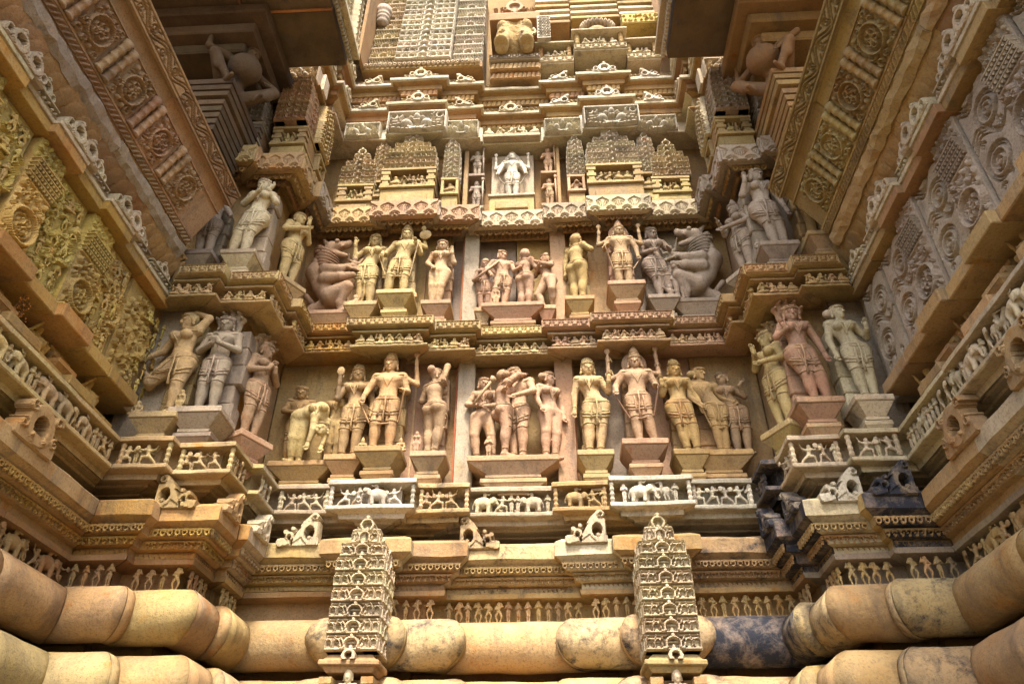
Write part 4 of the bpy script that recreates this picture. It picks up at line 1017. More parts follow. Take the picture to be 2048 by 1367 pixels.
        for q in (-1, 1):
            ym = yc - per / 2 + q * .036
            b = MB(); zz = [0, .012, .02, .03, .06, .066, .075, .12, .126, .136, .18, .187, .197, .225, .235, .25, .27]; rr = [.027, .027, .020, .021, .021, .026, .020, .020, .026, .020, .020, .027, .022, .022, .029, .024, .026]
            b.lathe([(r_ * 1.2, z_) for r_, z_ in zip(rr, zz)], n=12); sp(b.mesh('colonnette', ms, smooth=True), 'colonnette', ym, .014, .128)
    return t
side_wall(-1); side_wall(1)

def ceiling(s):
    xi, xo, y1 = (-1.62, -4.4, 3.90) if s < 0 else (1.13, 4.2, 3.98)
    where = 'left' if s < 0 else 'right'
    t = thing('balcony_ceiling', ((xi + xo) / 2, 2.4, 7.36), 'dark ceiling slabs of the %s balcony with thin red mortar joints' % where, 'ceiling')
    cuts = [2.35, 2.85, 3.38, y1]; xs = [xo, -3.2, -2.35, xi] if s < 0 else [xi, 1.85, 2.7, xo]
    for a, b_ in zip(cuts[:-1], cuts[1:]):
        for c, d in zip(xs[:-1], xs[1:]):
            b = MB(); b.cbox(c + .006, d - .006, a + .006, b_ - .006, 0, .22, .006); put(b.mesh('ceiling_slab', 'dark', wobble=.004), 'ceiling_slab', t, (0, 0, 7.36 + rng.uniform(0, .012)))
    b = MB()
    for a in cuts[1:-1]: b.box(min(xi, xo) + .01, max(xi, xo) - .01, a - .008, a + .008, 7.358, 7.40)
    for c in xs[1:-1]: b.box(c - .007, c + .007, 2.37, y1 - .02, 7.359, 7.40)
    put(b.mesh('mortar_joint', 'mortar', wobble=.003), 'mortar_joint', t)
    e = thing('roof_edge', (xi, 2.4, 7.4), 'ragged pale roof edge with hanging beads beside the %s ceiling' % where, 'eave')
    b = MB(); 
    for k in range(44):
        y = 2.4 + k * (y1 - 2.4) / 44; w = (y1 - 2.4) / 44 * .7; b.frus(xi + .012 if s < 0 else xi - .05, xi + .05 if s < 0 else xi - .012, y, y + w, 7.375, 7.43, bx=.008, by=.01)
    put(b.mesh('bead_row', 'pale', wobble=.003), 'bead_row', e)
    b = MB(); b.cbox(xi + .002 if s < 0 else xi - .10, xi + .10 if s < 0 else xi - .002, .95, y1, 7.44, 7.52); put(b.mesh('roof_lip', 'pale', wobble=.006), 'roof_lip', e)
    w = thing('balcony_interior', (xo, 2.4, 5.2), 'dark inner wall of the %s balcony glimpsed behind the seat-back' % where, 'wall')
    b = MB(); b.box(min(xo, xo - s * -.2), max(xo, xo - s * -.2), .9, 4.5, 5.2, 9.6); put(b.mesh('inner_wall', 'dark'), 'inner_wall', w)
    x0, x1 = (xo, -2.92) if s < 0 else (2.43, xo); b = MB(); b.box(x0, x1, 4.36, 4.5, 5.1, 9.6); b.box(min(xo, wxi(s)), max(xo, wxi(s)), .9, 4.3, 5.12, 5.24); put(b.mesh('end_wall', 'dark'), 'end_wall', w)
def wxi(s): return -2.72 if s < 0 else 2.22
ceiling(-1); ceiling(1)

# ------------------------------------------------------------------ small carved figures (shared meshes)
def mini(J, H=.15, sex='m', yaw=0, props=None, vox=.0046, crown='bun', hyaw=0):
    h = human(H, sex, J=J, yaw=yaw, crown=crown, vox=vox, jewel=False, cloth=False, fingers=False, hyaw=hyaw)
    B = h['body']; B.P += h['parts']['headdress'].P[:1]
    if crown == 'bun' : B.P += h['parts']['headdress'].P[1:2]
    if props: props(B, h, H)
    return B
SIT = {'pel': (0, 0, .10), 'wst': (0, .0, .19), 'chs': (0, 0, .29), 'nck': (0, 0, .40), 'hd': (0, -.01, .475), 'sL': (-.11, 0, .355), 'sR': (.11, 0, .355), 'hL': (-.05, -.01, .09), 'hR': (.05, -.01, .09),
       'kL': (-.19, -.07, .07), 'kR': (.19, -.07, .07), 'aL': (.03, -.13, .045), 'aR': (-.03, -.13, .045), '_toeL': (1, -.1, 0), '_toeR': (-1, -.1, 0), 'eL': (-.16, -.03, .22), 'eR': (.16, -.03, .22), 'wL': (-.08, -.10, .16), 'wR': (.08, -.10, .16)}
def drum(B, h, H): B.cap((-.14 * H, -.12 * H, .17 * H), (.14 * H, -.12 * H, .17 * H), .06 * H, .06 * H, .003)
def flute(B, h, H): B.cap((-.02 * H, -.10 * H, .44 * H), (.30 * H, -.12 * H, .40 * H), .014 * H, .014 * H, .002)
def vina(B, h, H): B.cap((-.26 * H, -.13 * H, .12 * H), (.24 * H, -.12 * H, .42 * H), .018 * H, .018 * H, .002); B.ell((-.22 * H, -.13 * H, .14 * H), np.array([.07, .05, .07]) * H, None, .003)
def shield(B, h, H): c = h['Q']['wR']; B.ell(c + np.array([.03, -.05, 0]) * H, np.array([.12, .03, .12]) * H, None, .002)
def sword(B, h, H):
    c = h['Q']['wL']; B.cap(c, c + np.array([-.10, -.02, .30]) * H, .02 * H, .012 * H, .003)
def both(B, h, H): shield(B, h, H); sword(B, h, H)
LUN = {'pel': (-.02, 0, .36), 'wst': (0, 0, .46), 'chs': (.02, -.01, .56), 'nck': (.03, 0, .675), 'hd': (.05, -.01, .75), 'sL': (-.09, .01, .63), 'sR': (.13, 0, .63), 'hL': (-.07, 0, .34), 'hR': (.03, 0, .34),
       'kL': (-.23, -.03, .20), 'aL': (-.36, 0, .05), 'kR': (.20, -.05, .30), 'aR': (.22, 0, .05), '_toeR': (1, 0, 0), '_toeL': (1, 0, 0), 'eL': (-.20, .0, .68), 'wL': (-.26, -.02, .82), 'eR': (.24, -.02, .58), 'wR': (.36, -.03, .62)}
DANCE = {'kL': (-.15, -.03, .30), 'aL': (-.07, 0, .05), 'kR': (.16, -.03, .29), 'aR': (.08, 0, .05), 'eL': (-.21, 0, .74), 'wL': (-.16, -.03, .90), 'eR': (.2, 0, .66), 'wR': (.10, -.08, .60)}
STAND = {'wL': (-.06, -.10, .66), 'eL': (-.17, 0, .66), 'wR': (.07, -.10, .70), 'eR': (.17, 0, .66)}
BOW = {**LUN, 'eL': (-.16, -.02, .62), 'wL': (.04, -.08, .66), 'eR': (.24, 0, .66), 'wR': (.38, -.02, .72)}
def bow(B, h, H): B.chain([np.array([.30, -.04, 1.0]) * H, np.array([.42, -.04, .86]) * H, np.array([.44, -.04, .6]) * H, np.array([.34, -.04, .40]) * H], [.014 * H] * 4, .003)
def elephant(H=.135, vox=.005, rider=True):
    B = Body(vox); E = lambda *a: np.array(a) * H
    B.ell(E(.0, 0, .56), E(.44, .24, .30), None, .1 * H); B.ell(E(-.28, 0, .50), E(.22, .22, .26), None, .08 * H)
    for x, y in ((-.33, -.12), (-.20, .12), (.22, -.14), (.33, .1)): B.chain([E(x, y, .45), E(x + .02, y, .22), E(x, y, .04)], [.13 * H, .095 * H, .10 * H], .03 * H)
    B.ell(E(.50, -.02, .66), E(.19, .17, .21), None, .05 * H); B.ell(E(.47, -.10, .78), E(.08, .07, .08), None, .05 * H)
    B.chain([E(.62, -.03, .60), E(.74, -.04, .42), E(.76, -.04, .22), E(.86, -.05, .12), E(.94, -.05, .20)], [.10 * H, .075 * H, .055 * H, .045 * H, .035 * H], .03 * H)
    B.ell(E(.40, -.19, .62), E(.13, .04, .19), None, .01 * H); B.cap(E(.62, -.12, .50), E(.80, -.14, .46), .03 * H, .014 * H, .01 * H); B.chain([E(-.46, 0, .56), E(-.54, 0, .40), E(-.52, 0, .22)], [.03 * H] * 3, .02 * H)
    if rider:
        B.ell(E(.06, 0, .98), E(.11, .10, .16), None, .04 * H); B.ell(E(.10, -.02, 1.20), E(.08, .08, .09), None, .03 * H); B.chain([E(.08, -.08, 1.04), E(.25, -.1, .95), E(.34, -.08, 1.06)], [.045 * H, .04 * H, .03 * H], .02 * H)
    return B
def horse(H=.14, vox=.0048, rider=True):
    B = Body(vox); E = lambda *a: np.array(a) * H
    B.ell(E(0, 0, .58), E(.34, .15, .18), None, .06 * H); B.ell(E(-.24, 0, .60), E(.17, .15, .18), None, .05 * H); B.chain([E(.26, 0, .62), E(.40, 0, .84), E(.46, -.01, .96)], [.14 * H, .10 * H, .07 * H], .04 * H)
    B.cap(E(.46, -.02, .96), E(.64, -.04, .82), .08 * H, .045 * H, .03 * H); B.cap(E(.43, 0, 1.0), E(.42, 0, 1.08), .025 * H, .01 * H, .01 * H)
    for x, k, f in ((-.30, -.26, -.34), (-.20, -.10, -.16), (.24, .40, .34), (.20, .22, .22)): B.chain([E(x, -.06 if f < 0 else .06, .50), E(k, -.06, .28), E(f, -.05, .04)], [.10 * H, .055 * H, .04 * H], .02 * H)
    B.chain([E(-.38, 0, .66), E(-.50, 0, .52), E(-.50, 0, .28)], [.04 * H, .05 * H, .02 * H], .02 * H)
    if rider:
        B.cap(E(.0, 0, .74), E(.02, 0, 1.0), .085 * H, .10 * H, .03 * H); B.ell(E(.05, -.01, 1.17), E(.08, .08, .09), None, .02 * H); B.chain([E(0, -.12, .76), E(.10, -.16, .55), E(.02, -.15, .38)], [.07 * H, .05 * H, .035 * H], .02 * H); B.chain([E(.03, -.09, 1.03), E(.22, -.1, .98), E(.36, -.06, .98)], [.045 * H, .035 * H, .03 * H], .02 * H)
    return B
MIN = {}
def reg(k, B, mats=('pale', 'tan')): MIN[k] = B.build(k, 'pale', rough=.0012)
reg('musician1', mini(SIT, .175, props=drum)); reg('musician2', mini({**SIT, 'wR': (.06, -.12, .40), 'eR': (.18, -.05, .30), 'wL': (-.02, -.12, .42)}, .175, props=flute))
reg('musician3', mini({**SIT, 'wR': (.14, -.12, .36)}, .175, 'f', props=vina)); reg('musician4', mini({**SIT, 'eL': (-.2, 0, .36), 'wL': (-.17, -.05, .50)}, .175, 'f', hyaw=25))
reg('warrior1', mini(LUN, .15, props=both)); reg('warrior2', mini({**LUN, 'wL': (-.36, -.02, .66)}, .155, props=sword)); reg('archer', mini(BOW, .152, props=bow)); reg('soldier', mini(STAND, .132, props=sword)); reg('fighter', mini(LUN, .158, yaw=-25, props=shield, crown='cone'))
reg('dancer1', mini(DANCE, .128, 'f')); reg('dancer2', mini(STAND, .128, 'f')); reg('dancer3', mini({**DANCE, 'eL': (-.2, 0, .66), 'wL': (-.08, -.08, .62), 'eR': (.21, 0, .76), 'wR': (.14, -.02, .92)}, .128, 'm'))
reg('elephant', elephant()); reg('horse', horse())
PLAIN = {'musician1': 'carved_musician', 'musician2': 'carved_musician', 'musician3': 'carved_musician', 'musician4': 'carved_musician', 'warrior1': 'carved_warrior', 'warrior2': 'carved_warrior', 'fighter': 'carved_warrior',
         'archer': 'carved_archer', 'soldier': 'carved_warrior', 'dancer1': 'carved_dancer', 'dancer2': 'carved_dancer', 'dancer3': 'carved_dancer', 'elephant': 'carved_elephant', 'horse': 'carved_rider'}
WID = {'elephant': .155, 'horse': .135, 'warrior1': .085, 'warrior2': .085, 'fighter': .088, 'archer': .088, 'soldier': .046}
def fill(parent, i, o, z, kinds, mat, m0=.04, sc=1.0, pitch=None, rot=0, flip_mid=False):
    a, ang, L = seg(i, o); s = m0; d = np.array([math.cos(ang), math.sin(ang)]); q = 0
    if L < .12: return
    if pitch: n = max(1, int((L - 2 * m0) / pitch)); P = [(m0 + (L - 2 * m0) * (j + .5) / n, kinds[rng.randrange(len(kinds))]) for j in range(n)]
    else:
        P = []
        while s < L - m0:
            k = kinds[(q + rng.choice((0, 0, 1))) % len(kinds)]; w = WID[k] * sc
            if s + w > L - m0 * .6:
                k = 'soldier'; w = WID[k] * sc
                if s + w > L - m0 * .6: break
            P.append((s + w / 2, k)); s += w * 1.0; q += 1
    for s_, k in P:
        p = a + d * (s_ + rng.uniform(-.004, .004)); fl = -1 if (flip_mid and s_ > L / 2) or rng.random() < .12 else 1
        ob = put(MIN[k], PLAIN[k], parent, (p[0], p[1], z), ang + R_(rng.uniform(-10, 10) + rot), mat=mat); ss = sc * rng.uniform(.94, 1.05); ob.scale = (ss * fl, ss, ss)
for i in range(NSEG):
    kinds = {BAY['A']: ['soldier', 'warrior1', 'warrior2'], BAY['B']: ['warrior1', 'fighter', 'horse', 'elephant'], BAY['C']: ['warrior1', 'warrior1'], BAY['D']: ['elephant', 'elephant', 'warrior2', 'soldier'], BAY['E']: ['elephant', 'warrior2'],
             BAY['F']: ['soldier', 'elephant', 'horse', 'fighter'], BAY['G']: ['warrior1', 'fighter', 'archer'], LEFT_SIDE: ['elephant', 'soldier', 'warrior1', 'elephant', 'fighter', 'soldier'], RIGHT_SIDE: ['soldier', 'elephant', 'soldier', 'fighter', 'horse']}.get(i, ['warrior1', 'soldier', 'fighter', 'archer'])
    fill(f1, i, -.034, 3.633, kinds, f1mat(i, 0, 1), flip_mid=True, m0=.042)
    if 0 < i < NSEG - 1: fill(f2, i, -.022, 4.922, ['musician1', 'musician2', 'musician3', 'musician4'], f2mat(i, 0, 1), m0=.02, pitch=.066)
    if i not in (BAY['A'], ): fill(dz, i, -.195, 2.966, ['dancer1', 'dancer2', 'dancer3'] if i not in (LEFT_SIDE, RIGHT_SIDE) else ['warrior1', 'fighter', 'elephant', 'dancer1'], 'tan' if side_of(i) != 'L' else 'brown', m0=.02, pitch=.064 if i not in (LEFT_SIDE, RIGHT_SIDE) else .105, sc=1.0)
# figures standing in the left carved panels
pw_ = [o for o in bpy.data.objects if o.name == 'panel_wall'][0]
for k in range(-1, 4):
    a_ = 3.36 - k * .57
    for r_ in range(5):
        for c_ in range(3):
            o = put(MIN[rng.choice(['dancer1', 'dancer2', 'dancer3', 'musician4'])], 'carved_figure', pw_, (-2.57 - .098, a_ + .065 + c_ * .095 + .02 * (r_ % 2), 4.19 + r_ * .128), math.pi / 2 + R_(rng.uniform(-25, 25)), mat='yellow'); o.scale = (1.0, .8, .95)
# seated dwarfs of the side galleries
dwJ = {**SIT, 'kL': (-.17, -.10, .24), 'kR': (.17, -.10, .24), 'aL': (-.10, -.10, .05), 'aR': (.10, -.10, .05), 'eL': (-.2, -.02, .3), 'wL': (-.16, -.12, .42), 'eR': (.2, -.02, .3), 'wR': (.10, -.14, .26), '_toeL': (-.3, -1, 0), '_toeR': (.3, -1, 0)}
dh = human(.36, 'm', J=dwJ, crown='low', vox=.006, jewel=False, cloth=False, fingers=True); dB = dh['body']; dB.P += dh['parts']['headdress'].P; dB.ell((0, -.02, .075), (.05, .05, .045), None, .02); dwarf = join_mesh(dB.build('dwarf', 'ochre'), dh['fingers'])
for s, ys, lb in ((-1, (3.76, 3.21, 2.64), ('deepest', 'middle', 'nearest')), (1, (3.88, 3.33, 2.72), ('deepest', 'middle', 'nearest'))):
    for y, l_ in zip(ys, lb):
        X = -2.57 - .18 if s < 0 else 2.08 + .18; t = thing('crouching_dwarf', (X, y, 3.896), 'crouching dwarf carved between stepped brackets, %s one on the %s side wall' % (l_, 'left' if s < 0 else 'right'), 'statue', 'crouching dwarfs of the side galleries', rz=-s * math.pi / 2 + R_(rng.uniform(-18, 18)))
        put(dwarf, 'body', t, local=True, mat='ochre' if s < 0 else 'tan')

# ------------------------------------------------------------------ miniature spires, figure niches
G1 = 'miniature fretted spires'
spire(-1.125, 4.70, 2.665, .300, .80, 8, 'pale', 'tall fretted miniature spire standing before the roll moulding on the left', G1, dep=.29, taper=.45, res=.0055, t0=.76)
spire(.665, 4.70, 2.645, .305, .80, 8, 'pale', 'tall fretted miniature spire standing before the roll moulding on the right', G1, dep=.29, taper=.45, res=.0055, t0=.76)
def shrine(x, z, lab):
    t = thing('spire_base_niche', (x, 4.40, z), lab, 'niche', 'niches under the two tall spires')
    b = MB(); b.cbox(-.17, .17, -.02, .25, .255, .285, .006); b.frus(-.15, .15, -.0, .25, .286, .320, tx=.03, ty=.02); b.frus(-.15, .15, 0, .25, .225, .254, bx=.02, by=.02); put(b.mesh('roof_slab', 'tan', wobble=.002), 'roof_slab', t, local=True)
    R = Rel(.09, .06, .006); R.disc((.045, .015), .042, .02, rz=.04); R.disc((.045, .02), .018, 0, cut=True); put(cutout(R, 'gable_ornament', 'pale', .02), 'gable_ornament', t, (-.045, -.022, .285), local=True)
    for s in (-1, 1):
        b = MB()
        for k in range(6): w = .036 + .012 * (k % 2); b.box(s * .115 - w / 2 - .01, s * .115 + w / 2 + .01, -.02 - .006 * (k % 2), .10, -.02 + k * .036, .015 + k * .036)
        put(b.mesh('pillar', 'tan', wobble=.001), 'pillar', t, local=True)
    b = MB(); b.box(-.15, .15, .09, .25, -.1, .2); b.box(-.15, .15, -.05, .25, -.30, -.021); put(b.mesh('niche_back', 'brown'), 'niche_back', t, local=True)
    h = human(.40, 'f', crown='tall', vox=.0055, jewel=False, cloth=False); B = h['body']; B.P += h['parts']['headdress'].P; put(B.build('deity_figure', 'pale'), 'deity_figure', t, (0, .03, -.16), local=True)
    for s in (-1, 1): o = put(MIN['dancer2'], 'attendant', t, (s * .068, .02, .0), local=True); o.scale = (1.25,) * 3
shrine(-1.125, 2.33, 'pillared niche with a crowned figure below the left tall spire'); shrine(.665, 2.31, 'pillared niche with a crowned figure below the right tall spire')
G2 = 'figure niches on blocks under the small spires'
def niche(x, y, z, w, hb, hn, mat, lab, nfig=3, post=True, ang=0.0):
    """plain block, sill, recess with seated figures between stacked-slab posts, lintel"""
    t = thing('figure_niche', (x, y, z), lab, 'niche', G2, rz=ang); W = w / 2
    b = MB(); b.cbox(-W + .012, W - .012, -.01, .28, 0, hb - .012, .004); b.cbox(-W * .72, W * .72, -.025, .02, .004, hb * .45, .003); put(b.mesh('plain_block', 'olive', wobble=.002), 'plain_block', t, local=True)
    b = MB(); b.cbox(-W, W, -.035, .25, hb - .010, hb + .016, .003); put(b.mesh('sill', mat, wobble=.0015), 'sill', t, local=True)
    b = MB(); b.cbox(-W, W, -.030, .25, hb + hn - .03, hb + hn, .003); put(b.mesh('lintel', mat, wobble=.0015), 'lintel', t, local=True)
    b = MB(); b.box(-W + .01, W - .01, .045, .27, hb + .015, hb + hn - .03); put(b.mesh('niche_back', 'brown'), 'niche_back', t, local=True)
    pw = .03 if w > .25 else .016
    for s in (-1, 1):
        b = MB()
        if w > .25:
            n = 5
            for k in range(n): ww = pw * (1.35 if k % 2 == 0 else .85); hz = (hn - .048) / n; b.box(s * (W - .045) - ww, s * (W - .045) + ww, -.024 + .006 * (k % 2), .05, hb + .016 + k * hz, hb + .016 + (k + 1) * hz - .002)
        else: b.box(s * (W - .016) - .012, s * (W - .016) + .012, -.026, .05, hb + .016, hb + hn - .031)
        put(b.mesh('post', mat, wobble=.001), 'post', t, local=True)
    wi = w - (.19 if w > .25 else .06)
    for k in range(nfig):
        key = rng.choice(['musician1', 'musician2', 'musician3', 'musician4']); o = put(MIN[key], 'carved_figure', t, (-wi / 2 + wi * (k + .5) / nfig, .02, hb + .014), R_(rng.uniform(-15, 15)), local=True, mat=mat); sc = min(1.65, (hn - .05) / .098); o.scale = (sc * min(1, wi / nfig / .075 / sc * 1.15), sc, sc)
    return t
zb = 6.45
niche(-1.165, 4.66, zb, .50, .18, .245, 'olive', 'wide niche with a row of four small musicians under the broad left spire', 4)
niche(.675, 4.69, zb, .50, .17, .245, 'olive', 'wide niche with a row of four small musicians under the broad right spire', 4)
niche(-1.645, 4.71, zb - .005, .33, .085, .215, 'olive', 'niche with three seated figures under the low spire in the far left bay', 3)
niche(1.17, 4.76, zb - .005, .34, .10, .20, 'olive', 'niche with three seated figures under the low spire in the far right bay', 3)
for x, y, m, lb in ((-1.425, 4.74, 'olive', 'narrow niche with one musician, between the far left spire and the broad left spire'), (-.80, 4.74, 'olive', 'narrow niche with one musician, right of the broad left spire'),
                    (.335, 4.76, 'pink', 'narrow pinkish niche with one seated figure, left of the broad right spire'), (.985, 4.76, 'olive', 'narrow niche with one figure, right of the broad right spire')):
    niche(x, y, zb, .165, .155, .21, m, lb, 1)
spire(-1.165, 4.80, 6.875, .47, .53, 6, 'pale', 'broad fretted spire on the left, above the wide musician niche', G1, dep=.13, taper=.62)
spire(.675, 4.83, 6.865, .47, .56, 6, 'white', 'broad fretted spire on the right, above the wide musician niche', G1, dep=.13, taper=.66)
spire(-1.645, 4.86, 6.75, .34, .50, 5, 'pale', 'low fretted spire in the far left bay', G1, dep=.15, taper=.55)
spire(1.19, 4.90, 6.75, .35, .50, 5, 'pale', 'low fretted spire in the far right bay', G1, dep=.15, taper=.55)
for x, y, m, lb in ((-1.455, 4.86, 'pale', 'slender fretted spire left of the broad left one'), (-.80, 4.86, 'white', 'slender fretted spire right of the broad left one'), (.345, 4.88, 'white', 'slender fretted spire left of the broad right one'), (.995, 4.88, 'white', 'slender fretted spire right of the broad right one')):
    spire(x, y, 6.82, .155, .54, 7, m, lb, G1, dep=.12, taper=.15, res=.006)
# corner spires over the statue bays at both sides
for s, xs, xr in ((-1, (-2.07, -2.43), -1.93), (1, (1.62, 1.95), 1.50)):
    wd = 'left' if s < 0 else 'right'; y = 4.10 if s < 0 else 4.18
    niche(xs[0], y, 6.45, .30, .14, .22, 'olive', 'niche with a seated pair on the %s corner, under the dark ribbed spire' % wd, 2)
    spire(xs[0], y + .16, 6.82, .28, .66, 8, 'pink' if s < 0 else 'mauve', 'dark fretted corner spire with ribbed side on the %s' % wd, G1, dep=.24, taper=.25)
    niche(xs[1], y - .06, 6.45, .27, .14, .22, 'mauve', 'grey niche with a seated pair beside the %s balcony pillar' % wd, 2)
    spire(xs[1], y + .10, 6.82, .26, .5, 6, 'mauve', 'shadowed grey spire next to the %s balcony pillar' % wd, G1, dep=.2, taper=.25)
    niche(xr - s * .02, 4.44 if s < 0 else 4.46, 6.45, .20, .12, .20, 'olive', 'narrow niche on the inward-facing return of the %s corner' % wd, 1, ang=-s * math.pi / 2)
    spire(xr + s * .12, 4.38 if s < 0 else 4.45, 6.80, .26, .58, 9, 'gold' if s < 0 else 'pale', 'ribbed fretted spire facing inward on the %s return' % wd, G1, ang=-s * math.pi / 2, dep=.17, taper=.2)
# band of seated figures over the deity niche and side slabs
t = thing('seated_figure_band', (-.245, 4.85, 7.38), 'short band of five seated figures directly above the enthroned deity niche', 'frieze')
b = MB(); b.cbox(-.515, .025, 4.735, 4.86, 7.385, 7.425, .004); put(b.mesh('band_sill', 'pale', wobble=.002), 'band_sill', t)
for k in range(5): o = put(MIN['musician%d' % (1 + k % 4)], 'seated_figure', t, (-.465 + k * .11, 4.80, 7.425), R_(rng.uniform(-15, 15)), mat='pale'); o.scale = (1.4, 1.4, 1.5)

# ------------------------------------------------------------------ tower above the ledges
tw = thing('tower_face', (-1.2, 4.9, 8.5), 'tall fretted tower face at upper left centre, cut by the top edge', 'tower')
def tower(x0, x1, y, zb_, n, hh, mat, lean=.012, teeth=False):
    w = x1 - x0; A = [gav(w, hh, d=.032, res=.0075, seed=k).mesh('fretwork', mat, back=.074) for k in range(2)]
    for k in range(n):
        z = zb_ + k * hh; yy = y + k * lean; b = MB(); b.box(x0, x1, yy + .086, yy + .5, z, z + hh * .98); b.cbox(x0 - .004, x1 + .004, yy - .006, yy + .3, z, z + hh * .15, .003)
        put(b.mesh('tower_tier', mat, wobble=.0012), 'tower_tier', tw)
        if teeth and k % 2 == 1: put(fringe(w, hh * .8, .03, .028, 2, .0075).mesh('tooth_band', mat), 'tooth_band', tw, (x0, yy + .005, z + hh * .15))
        else: put(A[k % 2], 'fretwork', tw, (x0, yy + .012, z), mat=mat)
tower(-1.76, -1.465, 4.74, 8.52, 17, .105, 'pale', teeth=True); tower(-1.455, -.875, 4.66, 8.55, 15, .118, 'white'); tower(-.865, -.55, 4.74, 8.52, 17, .105, 'white', teeth=True)
b = MB(); b.box(-1.80, -1.765, 4.5, 5.3, 8.45, 11); b.cbox(-1.80, -.545, 4.70, 5.2, 8.44, 8.515); put(b.mesh('tower_plinth', 'brown', wobble=.002), 'tower_plinth', tw)
put(petals(1.2, .075, .016, .055).mesh('petal_relief', 'tan'), 'petal_relief', tw, (-1.77, 4.695, 8.44)); put(teeth(1.2, .05, .014, .05, 0, .0065, mat='pale'), 'toothed_fringe', tw, (-1.77, 4.665, 8.455))
b = MB(); b.lathe([(.0, 0), (.055, .01), (.07, .05), (.062, .09), (.075, .10), (.075, .13), (.065, .14), (.08, .15), (.08, .19), (.07, .20), (.09, .22), (.09, .3)], cx=-1.70, cy=4.80, n=18); ob = put(b.mesh('ringed_boss', 'mauve', smooth=True), 'ringed_boss', tw, (0, 0, 9.42))
for i, s in ((RET_L2, 1), (RET_L1, 1), (RET_R1, -1), (RET_R2, -1)):
    a, ang, L = seg(i, .0); w = L - .02
    for k in range(15):
        me = gav(w, .115, d=.03, res=.008).mesh('fretwork', 'pale', back=.074) if k == 0 else me
        on_seg(i, .0 - k * .006, 8.50 + k * .118, me, 'fretwork', tw, s=.01)
        bb = MB(); bb.cbox(0, w, -.012, .3, 0, .016, .003); on_seg(i, -k * .006, 8.50 + k * .118, bb.mesh('tower_tier', 'pale'), 'tower_tier', tw, s=.01)
# broken beast slab in the middle of the top
t = thing('broken_beast_statue', (-.21, 4.70, 8.56), 'broken stump of a beast statue with harness beads, jutting out at the top centre', 'statue')
B = Body(.011)
for sx in (-1, 1): B.chain([(sx * .13, -.10, .02), (sx * .12, -.06, .24), (sx * .09, .04, .44)], [.065, .07, .11], .03); B.ell((sx * .13, -.16, .04), (.075, .09, .045), None, .02)
B.ell((0, .16, .34), (.17, .22, .27), None, .05); B.ell((0, .04, .50), (.17, .13, .17), None, .04); B.ell((-.13, .0, .56), (.06, .07, .07), None, .02); B.ell((.12, -.02, .52), (.07, .08, .08), None, .02)
B.ell((0, -.12, .60), (.11, .12, .16), None, .02, cut=True); B.ell((-.16, -.14, .34), (.07, .10, .12), None, .01, cut=True); B.cap((-.1, .02, .66), (.08, .06, .70), .05, .03, .02)
put(B.build('torso', 'tan', rough=.006), 'torso', t, local=True)
b = MB(); b.tube([(.20 * math.cos(a) + .02, -.17 + .12 * abs(math.cos(a)), .36 + .10 * math.sin(a)) for a in np.linspace(-1.3, .5, 12)], .018, 8); put(b.mesh('harness_beads', 'pale', smooth=True), 'harness_beads', t, local=True)
for q, (z0, z1, y0) in enumerate(((-.10, -.01, -.05), (-.19, -.105, .0), (-.28, -.195, .05))):
    b = MB(); b.cbox(-.26, .26, y0, .4, z0, z1); put(b.mesh('plinth', 'tan' if q else 'mauve', wobble=.002), 'plinth', t, local=True)
    if q: put(petals(.50, .08, .014, .045).mesh('petal_relief', 'tan'), 'petal_relief', t, (-.25, y0 - .002, z0), local=True)
put(bud_band(.52, .07, .014).mesh('leaf_relief', 'mauve'), 'leaf_relief', t, (-.26, -.052, -.09), local=True)
t2 = thing('pierced_gable', (-.21, 4.66, 9.30), 'pink pierced gable above the broken beast statue', 'ornament')
R = Rel(.50, .34, .0065); R.box(0, .5, 0, .05, .03); arch(R, .25, .05, .26, .26, .035); R.curls(.02, .14, .04, .18, .028, .03, 3); R.curls(.36, .48, .04, .18, .028, .03, 4); put(cutout(R, 'pierced_panel', 'pink', .05), 'pierced_panel', t2, (-.25, .06, .03), local=True)
b = MB(); b.cbox(-.27, .27, 0, .5, -.10, .02); put(b.mesh('gable_base', 'brown', wobble=.002), 'gable_base', t2, local=True)
